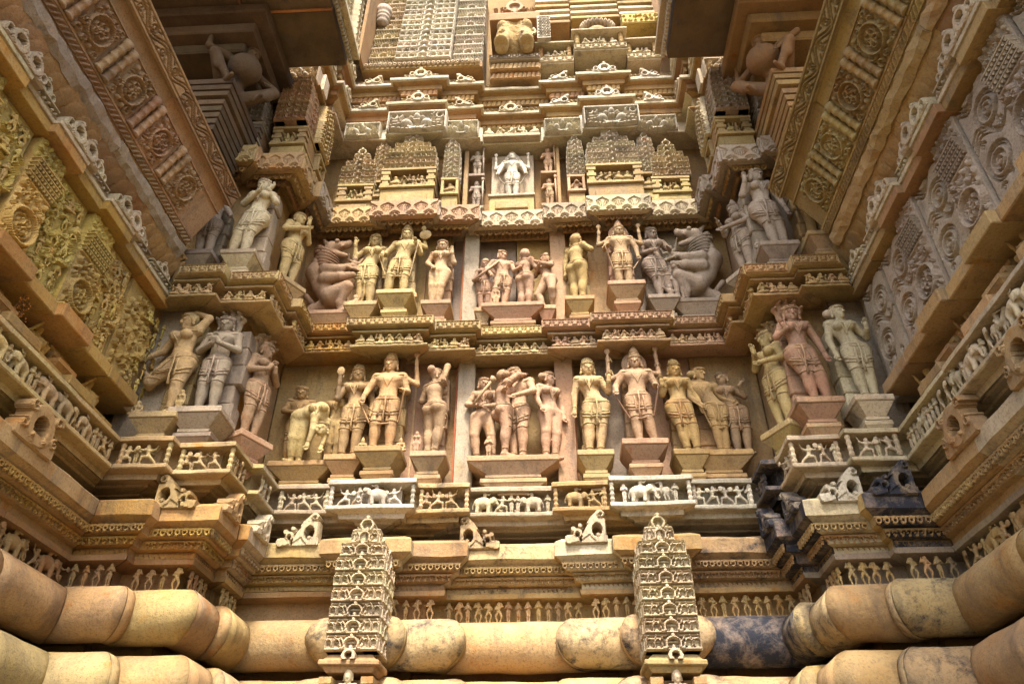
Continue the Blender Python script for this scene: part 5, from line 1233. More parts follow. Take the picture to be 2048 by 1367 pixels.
# right top: musician galleries, slabs, ribbed half disc
t = thing('upper_gallery', (.68, 4.8, 8.5), 'upper right galleries of tiny figures between ringed colonnettes under stepped roof slabs', 'gallery')
for k, (x0, x1, y, z) in enumerate(((.02, .40, 4.74, 8.50), (.405, .945, 4.66, 8.58), (.95, 1.30, 4.74, 8.50))):
    w = x1 - x0; b = MB(); b.cbox(x0, x1, y, 5.2, z - .01, z + .115, .005); b.box(x0, x1, y + .14, 5.2, z + .115, z + .34); put(b.mesh('gallery_sill', 'pale', wobble=.002), 'gallery_sill', t)
    put(bud_band(w, .10, .016, .006).mesh('scallop_relief', 'pale'), 'scallop_relief', t, (x0, y - .002, z + .005))
    for xx in (x0 + .04, x1 - .04):
        b = MB(); zz = np.linspace(0, .215, 10); b.lathe([(.030 if q % 2 else .021, z_) for q, z_ in enumerate(zz)], n=12); put(b.mesh('colonnette', 'tan'), 'colonnette', t, (xx, y + .05, z + .115))
    n = int((w - .12) / .085)
    for q in range(n): o = put(MIN['musician%d' % (1 + (q + k) % 4)], 'carved_figure', t, (x0 + .08 + (w - .16) * (q + .5) / n, y + .07, z + .115), R_(rng.uniform(-20, 20)), mat='pale'); o.scale = (1.5, 1.5, 1.75)
    for q in range(4):
        b = MB(); b.cbox(x0 - .02 + q * .03, x1 + .02 - q * .03, y - .02 + q * .03, 5.2, z + .335 + q * .030, z + .358 + q * .030, .004); put(b.mesh('roof_slab', 'pale', wobble=.0025), 'roof_slab', t)
    if k == 1:
        b = MB(); 
        for q in range(11):
            a = math.pi * (q + .5) / 11; c = (x0 + w / 2 - .17 * math.cos(a), z + .47 + .13 * math.sin(a)); b.add(*[(lambda V, F: (V, F))([(c[0] + .030 * math.cos(u) * math.cos(v_), y + .10 + .09 * math.sin(u) * math.cos(v_), c[1] + .04 * math.sin(v_)) for v_ in np.linspace(-1.5, 1.5, 6) for u in np.arange(8) * .785], [(r * 8 + p_, r * 8 + (p_ + 1) % 8, (r + 1) * 8 + (p_ + 1) % 8, (r + 1) * 8 + p_) for r in range(5) for p_ in range(8)])][0])
        put(b.mesh('ribbed_disc', 'pale', smooth=True), 'ribbed_disc', t); b = MB(); b.lathe([(.17, 0), (.18, .03), (.15, .1), (.05, .14)], cx=x0 + w / 2, cy=y + .22, n=20); put(b.mesh('ribbed_disc_core', 'tan', smooth=True), 'ribbed_disc_core', t, (0, 0, z + .45))
b = MB(); b.cbox(.95, 1.34, 4.72, 5.2, 9.12, 9.30); put(b.mesh('carved_beam', 'yellow', wobble=.002), 'carved_beam', t); R = Rel(.39, .15, .007); R.curls(0, .39, 0, .15, .03, .02, 5); put(R.mesh('leaf_relief', 'yellow'), 'leaf_relief', t, (.95, 4.716, 9.135))
for k in range(9):
    for x0, x1 in ((.02, .40), (.41, .94), (.95, 1.34)):
        zz = 9.32 + k * .14 + (.06 if x0 == .41 else 0); b = MB(); b.cbox(x0, x1, 4.80 + k * .02, 5.25, zz, zz + .05); b.box(x0 + .02, x1 - .02, 4.86 + k * .02, 5.25, zz + .05, zz + .14); put(b.mesh('tower_course', 'pale' if k % 3 else 'tan', wobble=.002), 'tower_course', t)
        if k % 2 == 0: put(bud_band(x1 - x0 - .04, .08, .02, .008).mesh('relief_band', 'pale'), 'relief_band', t, (x0 + .02, 4.858 + k * .02, zz + .052))
lt = thing('pierced_lattice', (.10, 4.62, 8.74), 'small upright stone lattice pierced with brick-like slots at the top, right of the beast stump', 'screen')
R = Rel(.14, .40, .0055, base=.02)
for a in range(14):
    for c in range(5): R.box(.012 + c * .026 + (a % 2) * .013, .028 + c * .026 + (a % 2) * .013, .02 + a * .027, .034 + a * .027, -.01, cut=True)
put(cutout(R, 'lattice_slab', 'white', .03), 'lattice_slab', lt, (-.07, 0, 0), local=True)

# ------------------------------------------------------------------ volutes on the drip cornice
def volute(kind, sc=1.0):
    w, h = .27 * sc, .22 * sc; R = Rel(w, h, .0065)
    R.stroke([(0.02 * sc, .03 * sc), (w - .02 * sc, .03 * sc)], .03 * sc, .022)
    if kind == 'full':
        R.disc((w / 2, h * .45), w * .33, .03, rz=h * .42); R.disc((w / 2, h * .40), w * .17, 0, rz=h * .24, cut=True); R.disc((w / 2, h * .16), w * .10, .03, rz=h * .12)
        for s in (-1, 1): R.spiral((w / 2 + s * w * .33, h * .72), w * .10, 1.3, 0, .04, w * .06, flip=s); R.spiral((w / 2 + s * w * .40, h * .30), w * .09, 1.2, 1.5, .035, w * .055, flip=s); R.disc((w / 2 + s * w * .15, h * .20), w * .045, .045)
    else:
        s = 1 if kind == 'right' else -1; X = lambda u: w / 2 + s * (u - .5) * w
        P = np.array([(.08, .10), (.30, .16), (.55, .40), (.70, .72), (.84, .98), (.92, .90)]); R.stroke(np.column_stack([[X(p) for p in P[:, 0]], P[:, 1] * h]), np.array([.10, .10, .12, .11, .06, .05]) * w, .03)
        R.disc((X(.76), h * .42), w * .20, .03, rz=h * .36); R.box(min(X(.72), X(.97)), max(X(.72), X(.97)), .0, h * .75, .03); R.disc((X(.76), h * .40), w * .115, 0, rz=h * .20, cut=True); R.disc((X(.78), h * .24), w * .06, .035, rz=h * .07); R.disc((X(.86), h * .86), w * .09, .04); R.disc((X(.86), h * .86), w * .035, .01, cut=True)
        t = np.linspace(0, 1, 9); R.stroke(np.column_stack([[X(.36 + .16 * u * u) for u in t], h * (.06 + .5 * t)]), .0045, 0, cut=True)
        for u, v_, r in ((.30, .30, .11), (.20, .42, .07), (.36, .52, .06)): R.disc((X(u), h * v_), w * r, .036, rz=h * r * 1.3)
        R.disc((X(.29), h * .26), w * .045, 0, rz=h * .07, cut=True)
    return R
vm = {}
def addvol(i, s, kind, mat, sc=1.0, z=3.372, lab=''):
    a, ang, L = seg(i, -.005); d = np.array([math.cos(ang), math.sin(ang)]); w = .27 * sc; p = a + d * (L * s - w / 2)
    t = thing('cornice_volute', (p[0], p[1], z), lab, 'ornament', 'curled volutes standing on the drip cornice', rz=ang)
    if (kind, sc) not in vm: vm[kind, sc] = cutout(volute(kind, sc), 'volute_slab', 'tan', .06)
    put(vm[kind, sc], 'volute_slab', t, (0, -.002, 0), local=True, mat=mat)
addvol(BAY['D'], .12, 'left', 'stain', lab='half volute, weathered blue-grey, on the cornice below the middle of the battle frieze'); addvol(BAY['E'], .55, 'right', 'pale', lab='pale half volute on the cornice just left of the right tall spire')
addvol(BAY['A'], .55, 'right', 'pale', lab='pale half volute on the cornice left of the left tall spire'); addvol(BAY['FL2'], .22, 'left', 'tan', .95, lab='tan volute at the left corner of the front-facing cornice block')
addvol(RET_L1, .45, 'right', 'tan', .85, lab='volute on the left return of the cornice, upper one of two'); addvol(RET_L2, .5, 'right', 'pale', .85, lab='volute on the left return of the cornice, lower one of two')
addvol(RET_R2, .55, 'left', 'black', .85, lab='blackened volute on the right return, lower one of two'); addvol(RET_R1, .4, 'left', 'black', .85, lab='blackened volute on the right return, upper one of two')
addvol(BAY['FR1'], .72, 'right', 'white', .95, lab='bleached volute on the right front cornice block'); addvol(BAY['FR2'], .55, 'right', 'black', .95, lab='black crusted volute beside the right side wall')
addvol(LEFT_SIDE, .75, 'full', 'tan', 1.2, lab='large open horseshoe volute with curls on the left side cornice'); addvol(RIGHT_SIDE, .20, 'full', 'tan', 1.2, lab='large horseshoe volute, deeper of the two on the right side cornice'); addvol(RIGHT_SIDE, .43, 'full', 'tan', 1.2, lab='large horseshoe volute, nearer of the two on the right side cornice')

# ------------------------------------------------------------------ pillars and bracket dwarfs under the balcony ceilings
def pillar(s):
    x, y = (-2.62, 3.78) if s < 0 else (2.10, 3.90); w = 'left' if s < 0 else 'right'
    t = thing('balcony_pillar', (x, y, 5.2), 'ribbed dark pillar and flared capital in the shadow of the %s balcony' % w, 'pillar', 'balcony pillars')
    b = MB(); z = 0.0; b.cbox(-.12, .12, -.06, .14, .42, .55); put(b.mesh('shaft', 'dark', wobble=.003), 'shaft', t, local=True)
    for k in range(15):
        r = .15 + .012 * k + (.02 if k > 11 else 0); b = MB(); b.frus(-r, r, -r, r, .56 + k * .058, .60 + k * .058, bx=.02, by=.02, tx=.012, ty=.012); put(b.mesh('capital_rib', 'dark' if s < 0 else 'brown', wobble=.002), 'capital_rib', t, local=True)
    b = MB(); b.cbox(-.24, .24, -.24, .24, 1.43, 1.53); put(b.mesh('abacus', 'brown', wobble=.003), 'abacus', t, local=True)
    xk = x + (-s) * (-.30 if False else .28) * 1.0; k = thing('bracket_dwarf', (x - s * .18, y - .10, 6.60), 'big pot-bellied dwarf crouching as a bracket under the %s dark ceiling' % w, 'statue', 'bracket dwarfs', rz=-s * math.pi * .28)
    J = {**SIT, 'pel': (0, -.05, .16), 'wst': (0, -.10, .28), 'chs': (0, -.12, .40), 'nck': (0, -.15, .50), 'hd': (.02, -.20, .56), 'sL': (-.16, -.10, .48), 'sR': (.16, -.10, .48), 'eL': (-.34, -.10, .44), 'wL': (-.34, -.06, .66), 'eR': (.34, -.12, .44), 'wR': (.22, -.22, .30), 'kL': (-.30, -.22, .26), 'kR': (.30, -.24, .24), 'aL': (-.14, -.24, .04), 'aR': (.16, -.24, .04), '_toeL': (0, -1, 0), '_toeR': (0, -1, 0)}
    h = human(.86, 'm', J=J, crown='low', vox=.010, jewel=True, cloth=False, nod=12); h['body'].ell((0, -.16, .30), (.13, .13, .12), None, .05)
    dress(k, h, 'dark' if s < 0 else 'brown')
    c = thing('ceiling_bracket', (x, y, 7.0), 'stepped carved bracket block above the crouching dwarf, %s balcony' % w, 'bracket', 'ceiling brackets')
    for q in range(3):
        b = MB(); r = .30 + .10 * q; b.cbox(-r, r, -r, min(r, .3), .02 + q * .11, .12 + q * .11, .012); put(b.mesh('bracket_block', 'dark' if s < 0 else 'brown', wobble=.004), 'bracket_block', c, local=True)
pillar(-1); pillar(1)

# ------------------------------------------------------------------ the big statues
def extra_arms(h, upL=(-.22, .02, .93), upR=(.22, .02, .93), eL=(-.24, .02, .74), eR=(.24, .02, .74)):
    """second pair of arms of a four-armed deity, attributes in the raised hands"""
    B, H = h['body'], h['H']; RY = np.column_stack([h['rt'], -h['fr'], [0, 0, 1]])
    for s, e, u in (('sL', eL, upL), ('sR', eR, upR)):
        if u is None: continue
        e = RY @ np.array(e) * H; u = RY @ np.array(u) * H; B.chain([h['Q'][s], e, u], [.030 * H, .024 * H, .018 * H], .008); B.ell(u + np.array([0, 0, .02 * H]), np.array([.022, .018, .028]) * H, None, .01)
        B.chain([u + np.array([0, -.01 * H, -.02 * H]), u + np.array([0, -.012 * H, .07 * H])], [.014 * H, .012 * H], .004); B.ell(u + np.array([0, -.012 * H, .095 * H]), np.array([.030, .018, .034]) * H, None, .006)
def lotus_stalk(h, side='R'):
    w = h['Q']['w' + side]; H = h['H']; rt, fr = h['rt'], h['fr']; sg = 1 if side == 'R' else -1; up = np.array([0, 0, 1.])
    g = MB(); P = [w, w + rt * sg * .05 * H + up * .05 * H, w + rt * sg * .03 * H + up * .11 * H, w - rt * sg * .01 * H + up * .15 * H, w + rt * sg * .02 * H + up * .20 * H]; g.tube(P, .008 * H, 6)
    for k in range(6): a = k * 1.05; g.tube([P[-1], P[-1] + (rt * math.cos(a) + fr * math.sin(a)) * .022 * H + up * .012 * H, P[-1] + (rt * math.cos(a) + fr * math.sin(a)) * .026 * H + up * .035 * H], np.array([.008, .010, .004]) * H, 5)
    h['parts']['lotus_stalk'] = g
def backslab(t, H, w, mat, y=.075):
    b = MB(); z0 = -.02
    for q in range(5):
        ww = w / 2 * rng.uniform(.86, 1.1); z1 = H * (q + 1) / 5; b.cbox(-ww, ww * rng.uniform(.9, 1.1), y + rng.uniform(0, .012), y + .14, z0, z1 + .004, .012); z0 = z1 - .002
    put(b.mesh('back_slab', mat, wobble=.003), 'back_slab', t, local=True)
def statue(x, y, z, H, mat, label, pw=.27, pd=.15, rz=0.0, ped=True, post=None, att=(), pedmat=None, two=True, slab=None, group=None, drop=1.0, vox=None, **kw):
    t = thing('statue', (x, y, z), label, 'statue', group, rz=R_(rz))
    h = human(H, vox=vox or .0060, **kw)
    if post: post(h)
    dress(t, h, mat)
    if ped: pedestal(t, pw, pd, pedmat or mat, z=.0, drop=drop, two=two)
    for (ax, ay, az, ah, akw) in att:
        a = human(ah, vox=.0055, jewel=False, cloth=False, **akw); B = a['body']; B.P += a['parts']['headdress'].P; put(B.build('attendant', mat), 'attendant', t, (ax, ay, az), local=True)
    backslab(t, H * rng.uniform(.80, .97), pw * rng.uniform(.62, .8), pedmat or mat) if ped and rz == 0 else None
    return t
DN = {'eL': (-.165, .0, .635), 'wL': (-.18, -.02, .485), 'eR': (.165, 0, .635), 'wR': (.18, -.02, .485)}
Z1 = 4.035; Z2 = 5.375
# --- lower row, centre, left to right
statue(-1.41, 4.80, Z1, .79, 'tan', 'woman statue with necklace lifting a small mirror to her shoulder, left of the tall-crowned god', .27, .15, sway=.012, torso=.0, hyaw=14, nod=6, crown='fan',
       J={'eL': (-.165, -.02, .65), 'wL': (-.155, -.07, .80), '_hL': (.1, -.2, 1), 'eR': (.16, .02, .64), 'wR': (.17, -.01, .49), 'kL': (-.055, -.02, .29), 'aL': (-.06, 0, .045)}, post=lambda h: h['body'].ell(h['Q']['pL'] + np.array([0, -.012, .035]), np.array([.03, .014, .042]), None, .004))
def p3(h): extra_arms(h, upL=None, upR=(.235, 0, .93), eR=(.25, .03, .72))
statue(-1.155, 4.745, Z1 + .015, .82, 'tan', 'four-armed god statue with a tall crown and garland looping at the knees, left of centre', .32, .19, sex='m', sway=.0, hyaw=-8, nod=6, crown='tall', scarf=True, post=p3,
       J={'eL': (-.185, -.01, .65), 'wL': (-.20, -.07, .545), '_hL': (0, -.3, -1), 'eR': (.165, .02, .64), 'wR': (.15, -.07, .60), 'kL': (-.075, -.03, .285), 'aL': (-.085, 0, .045), 'kR': (.06, -.02, .285), 'aR': (.055, 0, .045)},
       att=((-.135, -.03, 0, .20, dict(crown='tall', J=SIT)), (.135, -.03, 0, .19, dict(crown='cone', J=SIT))))
statue(-.82, 4.80, Z1 + .01, .76, 'pink', 'statue of a woman seen from behind, one arm high over her head', .25, .15, sway=-.015, torso=-.0, yaw=152, hyaw=-40, nod=10, crown='bun', cloth=True,
       J={'eL': (-.14, .0, .97), 'wL': (-.16, .06, .82), 'sL': (-.09, 0, .81), '_hL': (.3, .2, -1), 'eR': (.15, .0, .66), 'wR': (.07, -.09, .70), 'aL': (-.035, 0, .045), 'aR': (.035, 0, .045)},
       att=((-.10, -.03, 0, .20, dict(sex='f')),))
def couple(t, mat):
    m = human(.79, 'm', vox=.006, yaw=-32, hyaw=-18, nod=12, torso=.01, crown='bun', J={'eL': (-.16, -.10, .70), 'wL': (-.02, -.20, .66), 'eR': (.19, -.03, .66), 'wR': (.10, -.16, .58), 'hd': (-.02, -.04, .90)})
    w = human(.745, 'f', vox=.006, yaw=118, hyaw=12, nod=-14, crown='sidebun', torso=.0, J={'eL': (-.15, -.10, .88), 'wL': (-.06, -.20, .96), 'sL': (-.09, -.01, .80), 'eR': (.14, -.08, .70), 'wR': (.05, -.20, .76), 'kR': (.10, -.26, .56), 'aR': (.14, -.12, .42), '_toeR': (.3, -.4, -.8), 'kL': (-.06, -.01, .29), 'aL': (-.05, 0, .045)})
    dress(t, m, mat, (.035, .0, 0)); dress(t, w, mat, (-.075, -.045, 0))
t = thing('statue_group', (-.235, 4.86, Z1), 'central statue group of an embracing couple between two attendant women on a wide bracket', 'statue'); couple(t, 'pink')
pedestal(t, .64, .14, 'pink')
t = thing('statue', (-.455, 4.87, Z1 + .004), 'attendant statue with a headband holding a staff across her body, left of the embracing couple', 'statue')
dress(t, human(.71, 'f', vox=.006, sway=-.01, torso=.0, hyaw=20, nod=8, crown='cap', cloth=False, J={'eL': (-.17, -.02, .66), 'wL': (-.03, -.10, .60), 'eR': (.15, -.03, .64), 'wR': (.05, -.12, .58), 'kL': (-.09, -.03, .29), 'aL': (-.06, 0, .045), 'kR': (.08, -.02, .29), 'aR': (.10, 0, .045), '_hL': (1, 0, .6)}), 'pink')
b = MB(); b.tube([(-.07, -.10, .42), (.06, -.12, .60)], .011, 8); b.tube([(.06, -.12, .60), (.08, -.12, .63)], [.014, .028], 8); put(b.mesh('staff', 'pink', smooth=True), 'staff', t, local=True)
o = put(MIN['dancer2'], 'attendant', t, (.045, -.06, 0), local=True, mat='pink'); o.scale = (1.35,) * 3
t = thing('statue', (.025, 4.87, Z1 + .004), 'attendant woman statue in profile looking right, right of the embracing couple', 'statue')
dress(t, human(.745, 'f', vox=.006, sway=.01, yaw=28, hyaw=38, nod=4, crown='sidebun', cloth=False, J={'eL': (-.15, -.02, .66), 'wL': (-.12, -.07, .53), 'eR': (.15, 0, .64), 'wR': (.14, -.05, .49)}), 'pink')
lo = lambda h: lotus_stalk(h, 'R')
statue(.335, 4.80, Z1 - .01, .80, 'gold', 'yellowish woman statue with a round tiara, holding a curling lotus stalk in her raised hand', .25, .15, sway=.028, torso=-.008, hyaw=6, nod=6, crown='fan', post=lo,
       J={'eR': (.165, .0, .66), 'wR': (.17, -.06, .74), '_hR': (.1, -.2, 1), 'eL': (-.15, .02, .64), 'wL': (-.155, .0, .475)})
def p7(h): extra_arms(h, upL=(-.245, 0, .95), upR=(.22, .02, .98), eL=(-.25, .03, .74), eR=(.235, .04, .80))
statue(.665, 4.74, Z1 + .02, .775, 'pink', 'four-armed god statue with pointed crown, club in hand and long garland, right of centre', .31, .19, sex='m', sway=.0, torso=.005, hyaw=-5, nod=6, crown='tall', scarf=True, halo=True, post=p7,
       J={'eL': (-.19, .0, .645), 'wL': (-.20, -.09, .56), '_hL': (0, -.5, -1), 'eR': (.18, .0, .65), 'wR': (.165, -.09, .60), 'kL': (-.035, -.02, .28), 'aL': (-.02, 0, .045), 'kR': (.07, -.03, .29), 'aR': (.115, 0, .045)})
lo2 = lambda h: lotus_stalk(h, 'L')
statue(.985, 4.81, Z1 - .015, .775, 'tan', 'woman statue with tiara and lotus stalk, right of the god with the club', .24, .15, sway=-.02, torso=-.015, hyaw=8, nod=8, crown='fan', halo=False, post=lo2,
       J={'eL': (-.165, .0, .65), 'wL': (-.165, -.06, .72), '_hL': (-.1, -.2, 1), 'eR': (.15, .02, .64), 'wR': (.175, -.02, .49), 'kL': (-.03, -.02, .29), 'aL': (.0, 0, .045), 'kR': (.07, -.02, .29), 'aR': (.085, 0, .045)})
t = statue(1.195, 4.83, Z1 - .015, .74, 'tan', 'leaning man statue with a looped sash, close beside the rightmost woman of the lower row', .42, .15, sex='m', sway=.03, torso=-.04, hyaw=32, nod=4, crown='sidebun', scarf=True,
       J={'eL': (-.185, -.01, .65), 'wL': (-.11, -.08, .53), 'eR': (.12, .02, .66), 'wR': (.19, -.01, .60), 'kR': (.075, -.02, .285), 'aR': (.085, 0, .045), 'kL': (.02, -.03, .29), 'aL': (.03, 0, .045)})
statue(1.355, 4.86, Z1 - .012, .71, 'pink', 'woman statue turned back to the leaning man, flower at her shoulder, lower row', sway=.02, torso=-.035, hyaw=-38, nod=4, crown='bun', ped=False,
       J={'eR': (.15, .0, .70), 'wR': (.10, -.07, .79), '_hR': (.6, 0, .8), 'eL': (-.15, .02, .68), 'wL': (-.19, .0, .60), 'aL': (-.02, 0, .045), 'kL': (-.02, -.02, .29), 'kR': (.10, .0, .30), 'aR': (.08, 0, .045)})
# bending group at the left end
t = thing('statue_group', (-1.72, 4.84, Z1 - .02), 'worn statue group of a figure bent double between two attendants, lower row left', 'statue')
dress(t, human(.70, 'm', vox=.0065, yaw=10, crown='low', nod=14, J={'hd': (-.01, -.05, .88), 'eL': (-.16, -.04, .66), 'wL': (-.02, -.13, .60), 'eR': (.16, -.03, .66), 'wR': (.10, -.16, .55)}), 'tan', (-.12, .03, 0))
dress(t, human(.70, 'f', vox=.0065, crown='bun', hyaw=-10, nod=10, cloth=False, J={'eL': (-.2, -.02, .76), 'wL': (-.32, -.06, .68), 'eR': (.14, .02, .66), 'wR': (.12, 0, .5)}), 'tan', (.16, .06, 0))
bd = human(.74, 'f', vox=.0065, crown='cap', cloth=False, J={'pel': (-.02, -.05, .50), 'wst': (.07, -.09, .535), 'chs': (.17, -.11, .50), 'nck': (.22, -.12, .40), 'hd': (.225, -.14, .30), 'sL': (.15, -.17, .43), 'sR': (.23, -.06, .43), 'eL': (.16, -.20, .27), 'wL': (.13, -.19, .13), 'eR': (.26, -.1, .27), 'wR': (.24, -.12, .13), '_hL': (0, -.3, -1), '_hR': (0, -.3, -1), 'hL': (-.06, -.03, .46), 'hR': (-.0, -.03, .46), 'kL': (-.075, -.06, .26), 'kR': (.0, -.04, .26), 'aL': (-.07, -.02, .045), 'aR': (.0, 0, .045)})
dress(t, bd, 'gold', (-.04, -.04, 0)); pedestal(t, .46, .16, 'tan')
# --- lower row, left wing
statue(-2.44, 4.10, Z1 - .03, .84, 'gold', 'yellow woman statue with one arm over her head and one leg bent back', .30, .14, sway=.02, torso=.005, hyaw=-30, nod=12, crown='bun', yaw=-12,
       J={'eR': (.17, .01, .93), 'wR': (.02, .02, 1.02), 'sR': (.10, 0, .81), '_hR': (-1, 0, -.1), 'eL': (-.17, .0, .66), 'wL': (-.26, -.03, .60), 'kL': (-.17, -.04, .34), 'aL': (-.24, .02, .42), '_toeL': (-.7, 0, .7)},
       att=((-.15, -.04, 0, .21, dict(J=SIT, crown='bun')), (.11, -.03, 0, .20, dict(sex='f'))))
statue(-2.19, 4.14, Z1 + .01, .79, 'mauve', 'mauve statue with folded hands under a snake hood, facing forward', .34, .17, sex='m', sway=.0, hyaw=8, nod=10, crown='low', hood=True,
       J={'eL': (-.17, -.03, .62), 'wL': (-.02, -.13, .64), '_hL': (.4, -.3, .9), 'eR': (.17, -.03, .62), 'wR': (.03, -.13, .64), '_hR': (-.4, -.3, .9), 'aL': (-.06, 0, .045), 'aR': (.06, 0, .045)})
statue(-1.99, 4.40, Z1 - .035, .79, 'pink', 'snake-hooded statue seen in profile facing right, on the left return of the lower row', .27, .15, rz=62, sex='f', hyaw=10, nod=6, crown='low', hood=True,
       J={'eL': (-.16, -.03, .63), 'wL': (-.04, -.13, .66), '_hL': (.4, -.3, .9), 'eR': (.16, -.03, .63), 'wR': (.04, -.13, .66), '_hR': (-.4, -.3, .9)})
# --- lower row, right wing
statue(1.56, 4.42, Z1 - .045, .79, 'gold', 'speckled yellow snake-hooded statue in profile facing left, on the right return of the lower row', .27, .15, rz=-62, sex='f', hyaw=-6, nod=8, crown='low', hood=True,
       J={'eL': (-.16, -.04, .68), 'wL': (-.03, -.15, .74), '_hL': (0, -.2, 1), 'eR': (.16, -.03, .63), 'wR': (.05, -.13, .62)})
statue(1.69, 4.22, Z1 + .015, .79, 'red', 'reddish woman statue under a broken snake hood, second from the right of the lower row', .29, .16, sway=-.005, hyaw=-4, nod=8, crown='low', hood=True, 
       J={'eL': (-.17, -.02, .67), 'wL': (-.10, -.10, .70), '_hL': (-.4, -.1, .6), 'eR': (.165, .01, .64), 'wR': (.19, -.01, .49), 'kL': (.0, -.02, .28), 'aL': (.02, 0, .045), 'kR': (.10, -.02, .28), 'aR': (.12, 0, .045)})
statue(2.0, 4.17, Z1 + .0, .76, 'pale', 'smooth pale woman statue, hand at her breast, far right of the lower row', .23, .14, sway=.02, torso=-.02, hyaw=24, nod=0, crown='bun',
       J={'eL': (-.16, .01, .63), 'wL': (-.15, -.02, .48), 'eR': (.16, .0, .65), 'wR': (.14, -.09, .68), '_hR': (-.1, -.3, .9), 'kR': (.07, -.02, .29), 'aR': (.075, 0, .045), 'aL': (.0, 0, .045), 'kL': (-.02, -.02, .29)})
# --- upper row, centre
statue(-1.445, 4.79, Z2 + .01, .80, 'gold', 'woman statue raising a bud beside her head, left of the discus god', .27, .15, sway=-.015, torso=.02, hyaw=6, nod=6, crown='fan',
       J={'eL': (-.165, .0, .70), 'wL': (-.17, -.05, .84), '_hL': (0, -.1, 1), 'eR': (.155, .02, .64), 'wR': (.165, .0, .48), 'kL': (-.05, -.02, .29), 'aL': (-.05, 0, .045)})
def p22(h): extra_arms(h, upL=None, upR=(.21, 0, .92), eR=(.24, .03, .76)); c = h['Q']['sR'] + np.array([.10, .0, .12]) * .68; h['parts']['discus'] = MB(); h['parts']['discus'].lathe([(.0, -.006), (.05, -.006), (.052, 0), (.05, .006), (0, .006)], n=16); h['parts']['discus'].xf(lambda V: np.column_stack([V[:, 0] + c[0], V[:, 2] + c[1] - .02, V[:, 1] + c[2]]))
statue(-1.16, 4.735, Z2 + .05, .77, 'gold', 'yellow-green god statue with a tall crown and a discus, upper row left of centre', .29, .19, sex='m', sway=-.005, torso=.02, hyaw=4, nod=4, crown='tall', scarf=True, post=p22,
       J={'eL': (-.19, .0, .65), 'wL': (-.20, -.08, .60), '_hL': (0, -.4, -1), 'eR': (.19, .01, .66), 'wR': (.17, -.06, .70), 'kL': (-.10, -.04, .285), 'aL': (-.12, 0, .045), 'kR': (.045, -.02, .285), 'aR': (.05, 0, .045)}, att=((.13, -.02, 0, .14, dict(J=SIT)),))
statue(-.845, 4.81, Z2 + .015, .73, 'pink', 'woman statue with a hand at her hip, upper row, right of the discus god', .24, .15, sway=.0, torso=.005, hyaw=6, nod=2, crown='low', cloth=False,
       J={'eL': (-.15, .0, .66), 'wL': (-.08, -.08, .54), 'eR': (.15, .0, .66), 'wR': (.13, -.05, .77), '_hR': (0, 0, 1), 'kL': (-.07, -.03, .29), 'aL': (-.07, 0, .045), 'kR': (.02, -.03, .29), 'aR': (.0, 0, .045)})
t = thing('statue_group', (-.235, 4.86, Z2 + .012), 'upper central statue group: man and woman leaning together on a wide broken-edged bracket', 'statue')
dress(t, human(.64, 'm', vox=.006, yaw=12, hyaw=24, nod=6, crown='low', sway=.02, torso=.01, J={'eL': (-.19, .0, .66), 'wL': (-.14, -.07, .53), 'eR': (.17, -.03, .66), 'wR': (.22, -.09, .66), 'kL': (-.07, -.03, .28), 'aL': (-.12, 0, .045), 'aR': (.03, 0, .045)}), 'pink', (-.105, 0, 0))
dress(t, human(.65, 'f', vox=.006, yaw=150, hyaw=30, nod=6, crown='fan', sway=.0, J={'eL': (-.15, -.03, .66), 'wL': (-.12, -.12, .70), 'eR': (.16, -.03, .64), 'wR': (.10, -.10, .56)}), 'pink', (.095, .01, 0)); pedestal(t, .50, .15, 'pink')
G3 = 'side figures of the upper central group'
t = thing('statue', (-.475, 4.87, Z2 + .0), 'small staff-holding statue with a child, left of the upper central group', 'statue'); dress(t, human(.56, 'f', vox=.006, hyaw=-6, nod=8, crown='fan', J={'eL': (-.16, 0, .62), 'wL': (-.08, -.10, .55), 'eR': (.17, .0, .72), 'wR': (.20, -.04, .86), '_hR': (0, 0, 1)}), 'pink')
b = MB(); b.tube([(-.09, -.09, .27), (.12, -.06, .50)], .011, 8); put(b.mesh('staff', 'pink', smooth=True), 'staff', t, local=True); put(human(.22, 'f', vox=.0055, jewel=False, cloth=False)['body'].build('child', 'pink'), 'child', t, (.10, -.05, 0), local=True); pedestal(t, .14, .10, 'pink', two=False)
t = thing('statue', (.035, 4.87, Z2 + .0), 'dancing statue with bent legs and crossed arms, right of the upper central group', 'statue'); dress(t, human(.60, 'f', vox=.006, yaw=-40, hyaw=-6, nod=6, crown='fan', cloth=False, sway=.03, J={'eL': (-.16, -.04, .68), 'wL': (-.02, -.13, .72), 'eR': (.15, -.05, .70), 'wR': (-.02, -.14, .80), 'kL': (-.10, -.06, .29), 'aL': (-.03, 0, .045), 'kR': (.14, -.05, .28), 'aR': (.06, .05, .045)}), 'pink'); pedestal(t, .15, .11, 'pink', two=False)
statue(.295, 4.80, Z2 + .005, .75, 'tan', 'woman statue seen from behind in the upper row, right of the centre group', .23, .15, sway=.0, yaw=142, hyaw=20, nod=8, crown='fan', J={'eL': (-.17, -.05, .72), 'wL': (-.08, -.10, .84), '_hL': (.3, 0, .8), 'eR': (.15, .0, .66), 'wR': (.16, .0, .52)})
def p26(h): extra_arms(h, upL=(-.235, 0, .90), upR=(.235, 0, .90), eL=(-.25, .03, .74), eR=(.25, .03, .74))
statue(.66, 4.73, Z2 + .06, .71, 'pink', 'four-armed god statue before a round halo, upper row right of centre', .29, .19, sex='m', hyaw=4, nod=4, crown='tall', scarf=True, halo=True, post=p26,
       J={'eL': (-.185, .0, .65), 'wL': (-.17, -.10, .60), 'eR': (.18, .0, .65), 'wR': (.185, -.03, .52)})
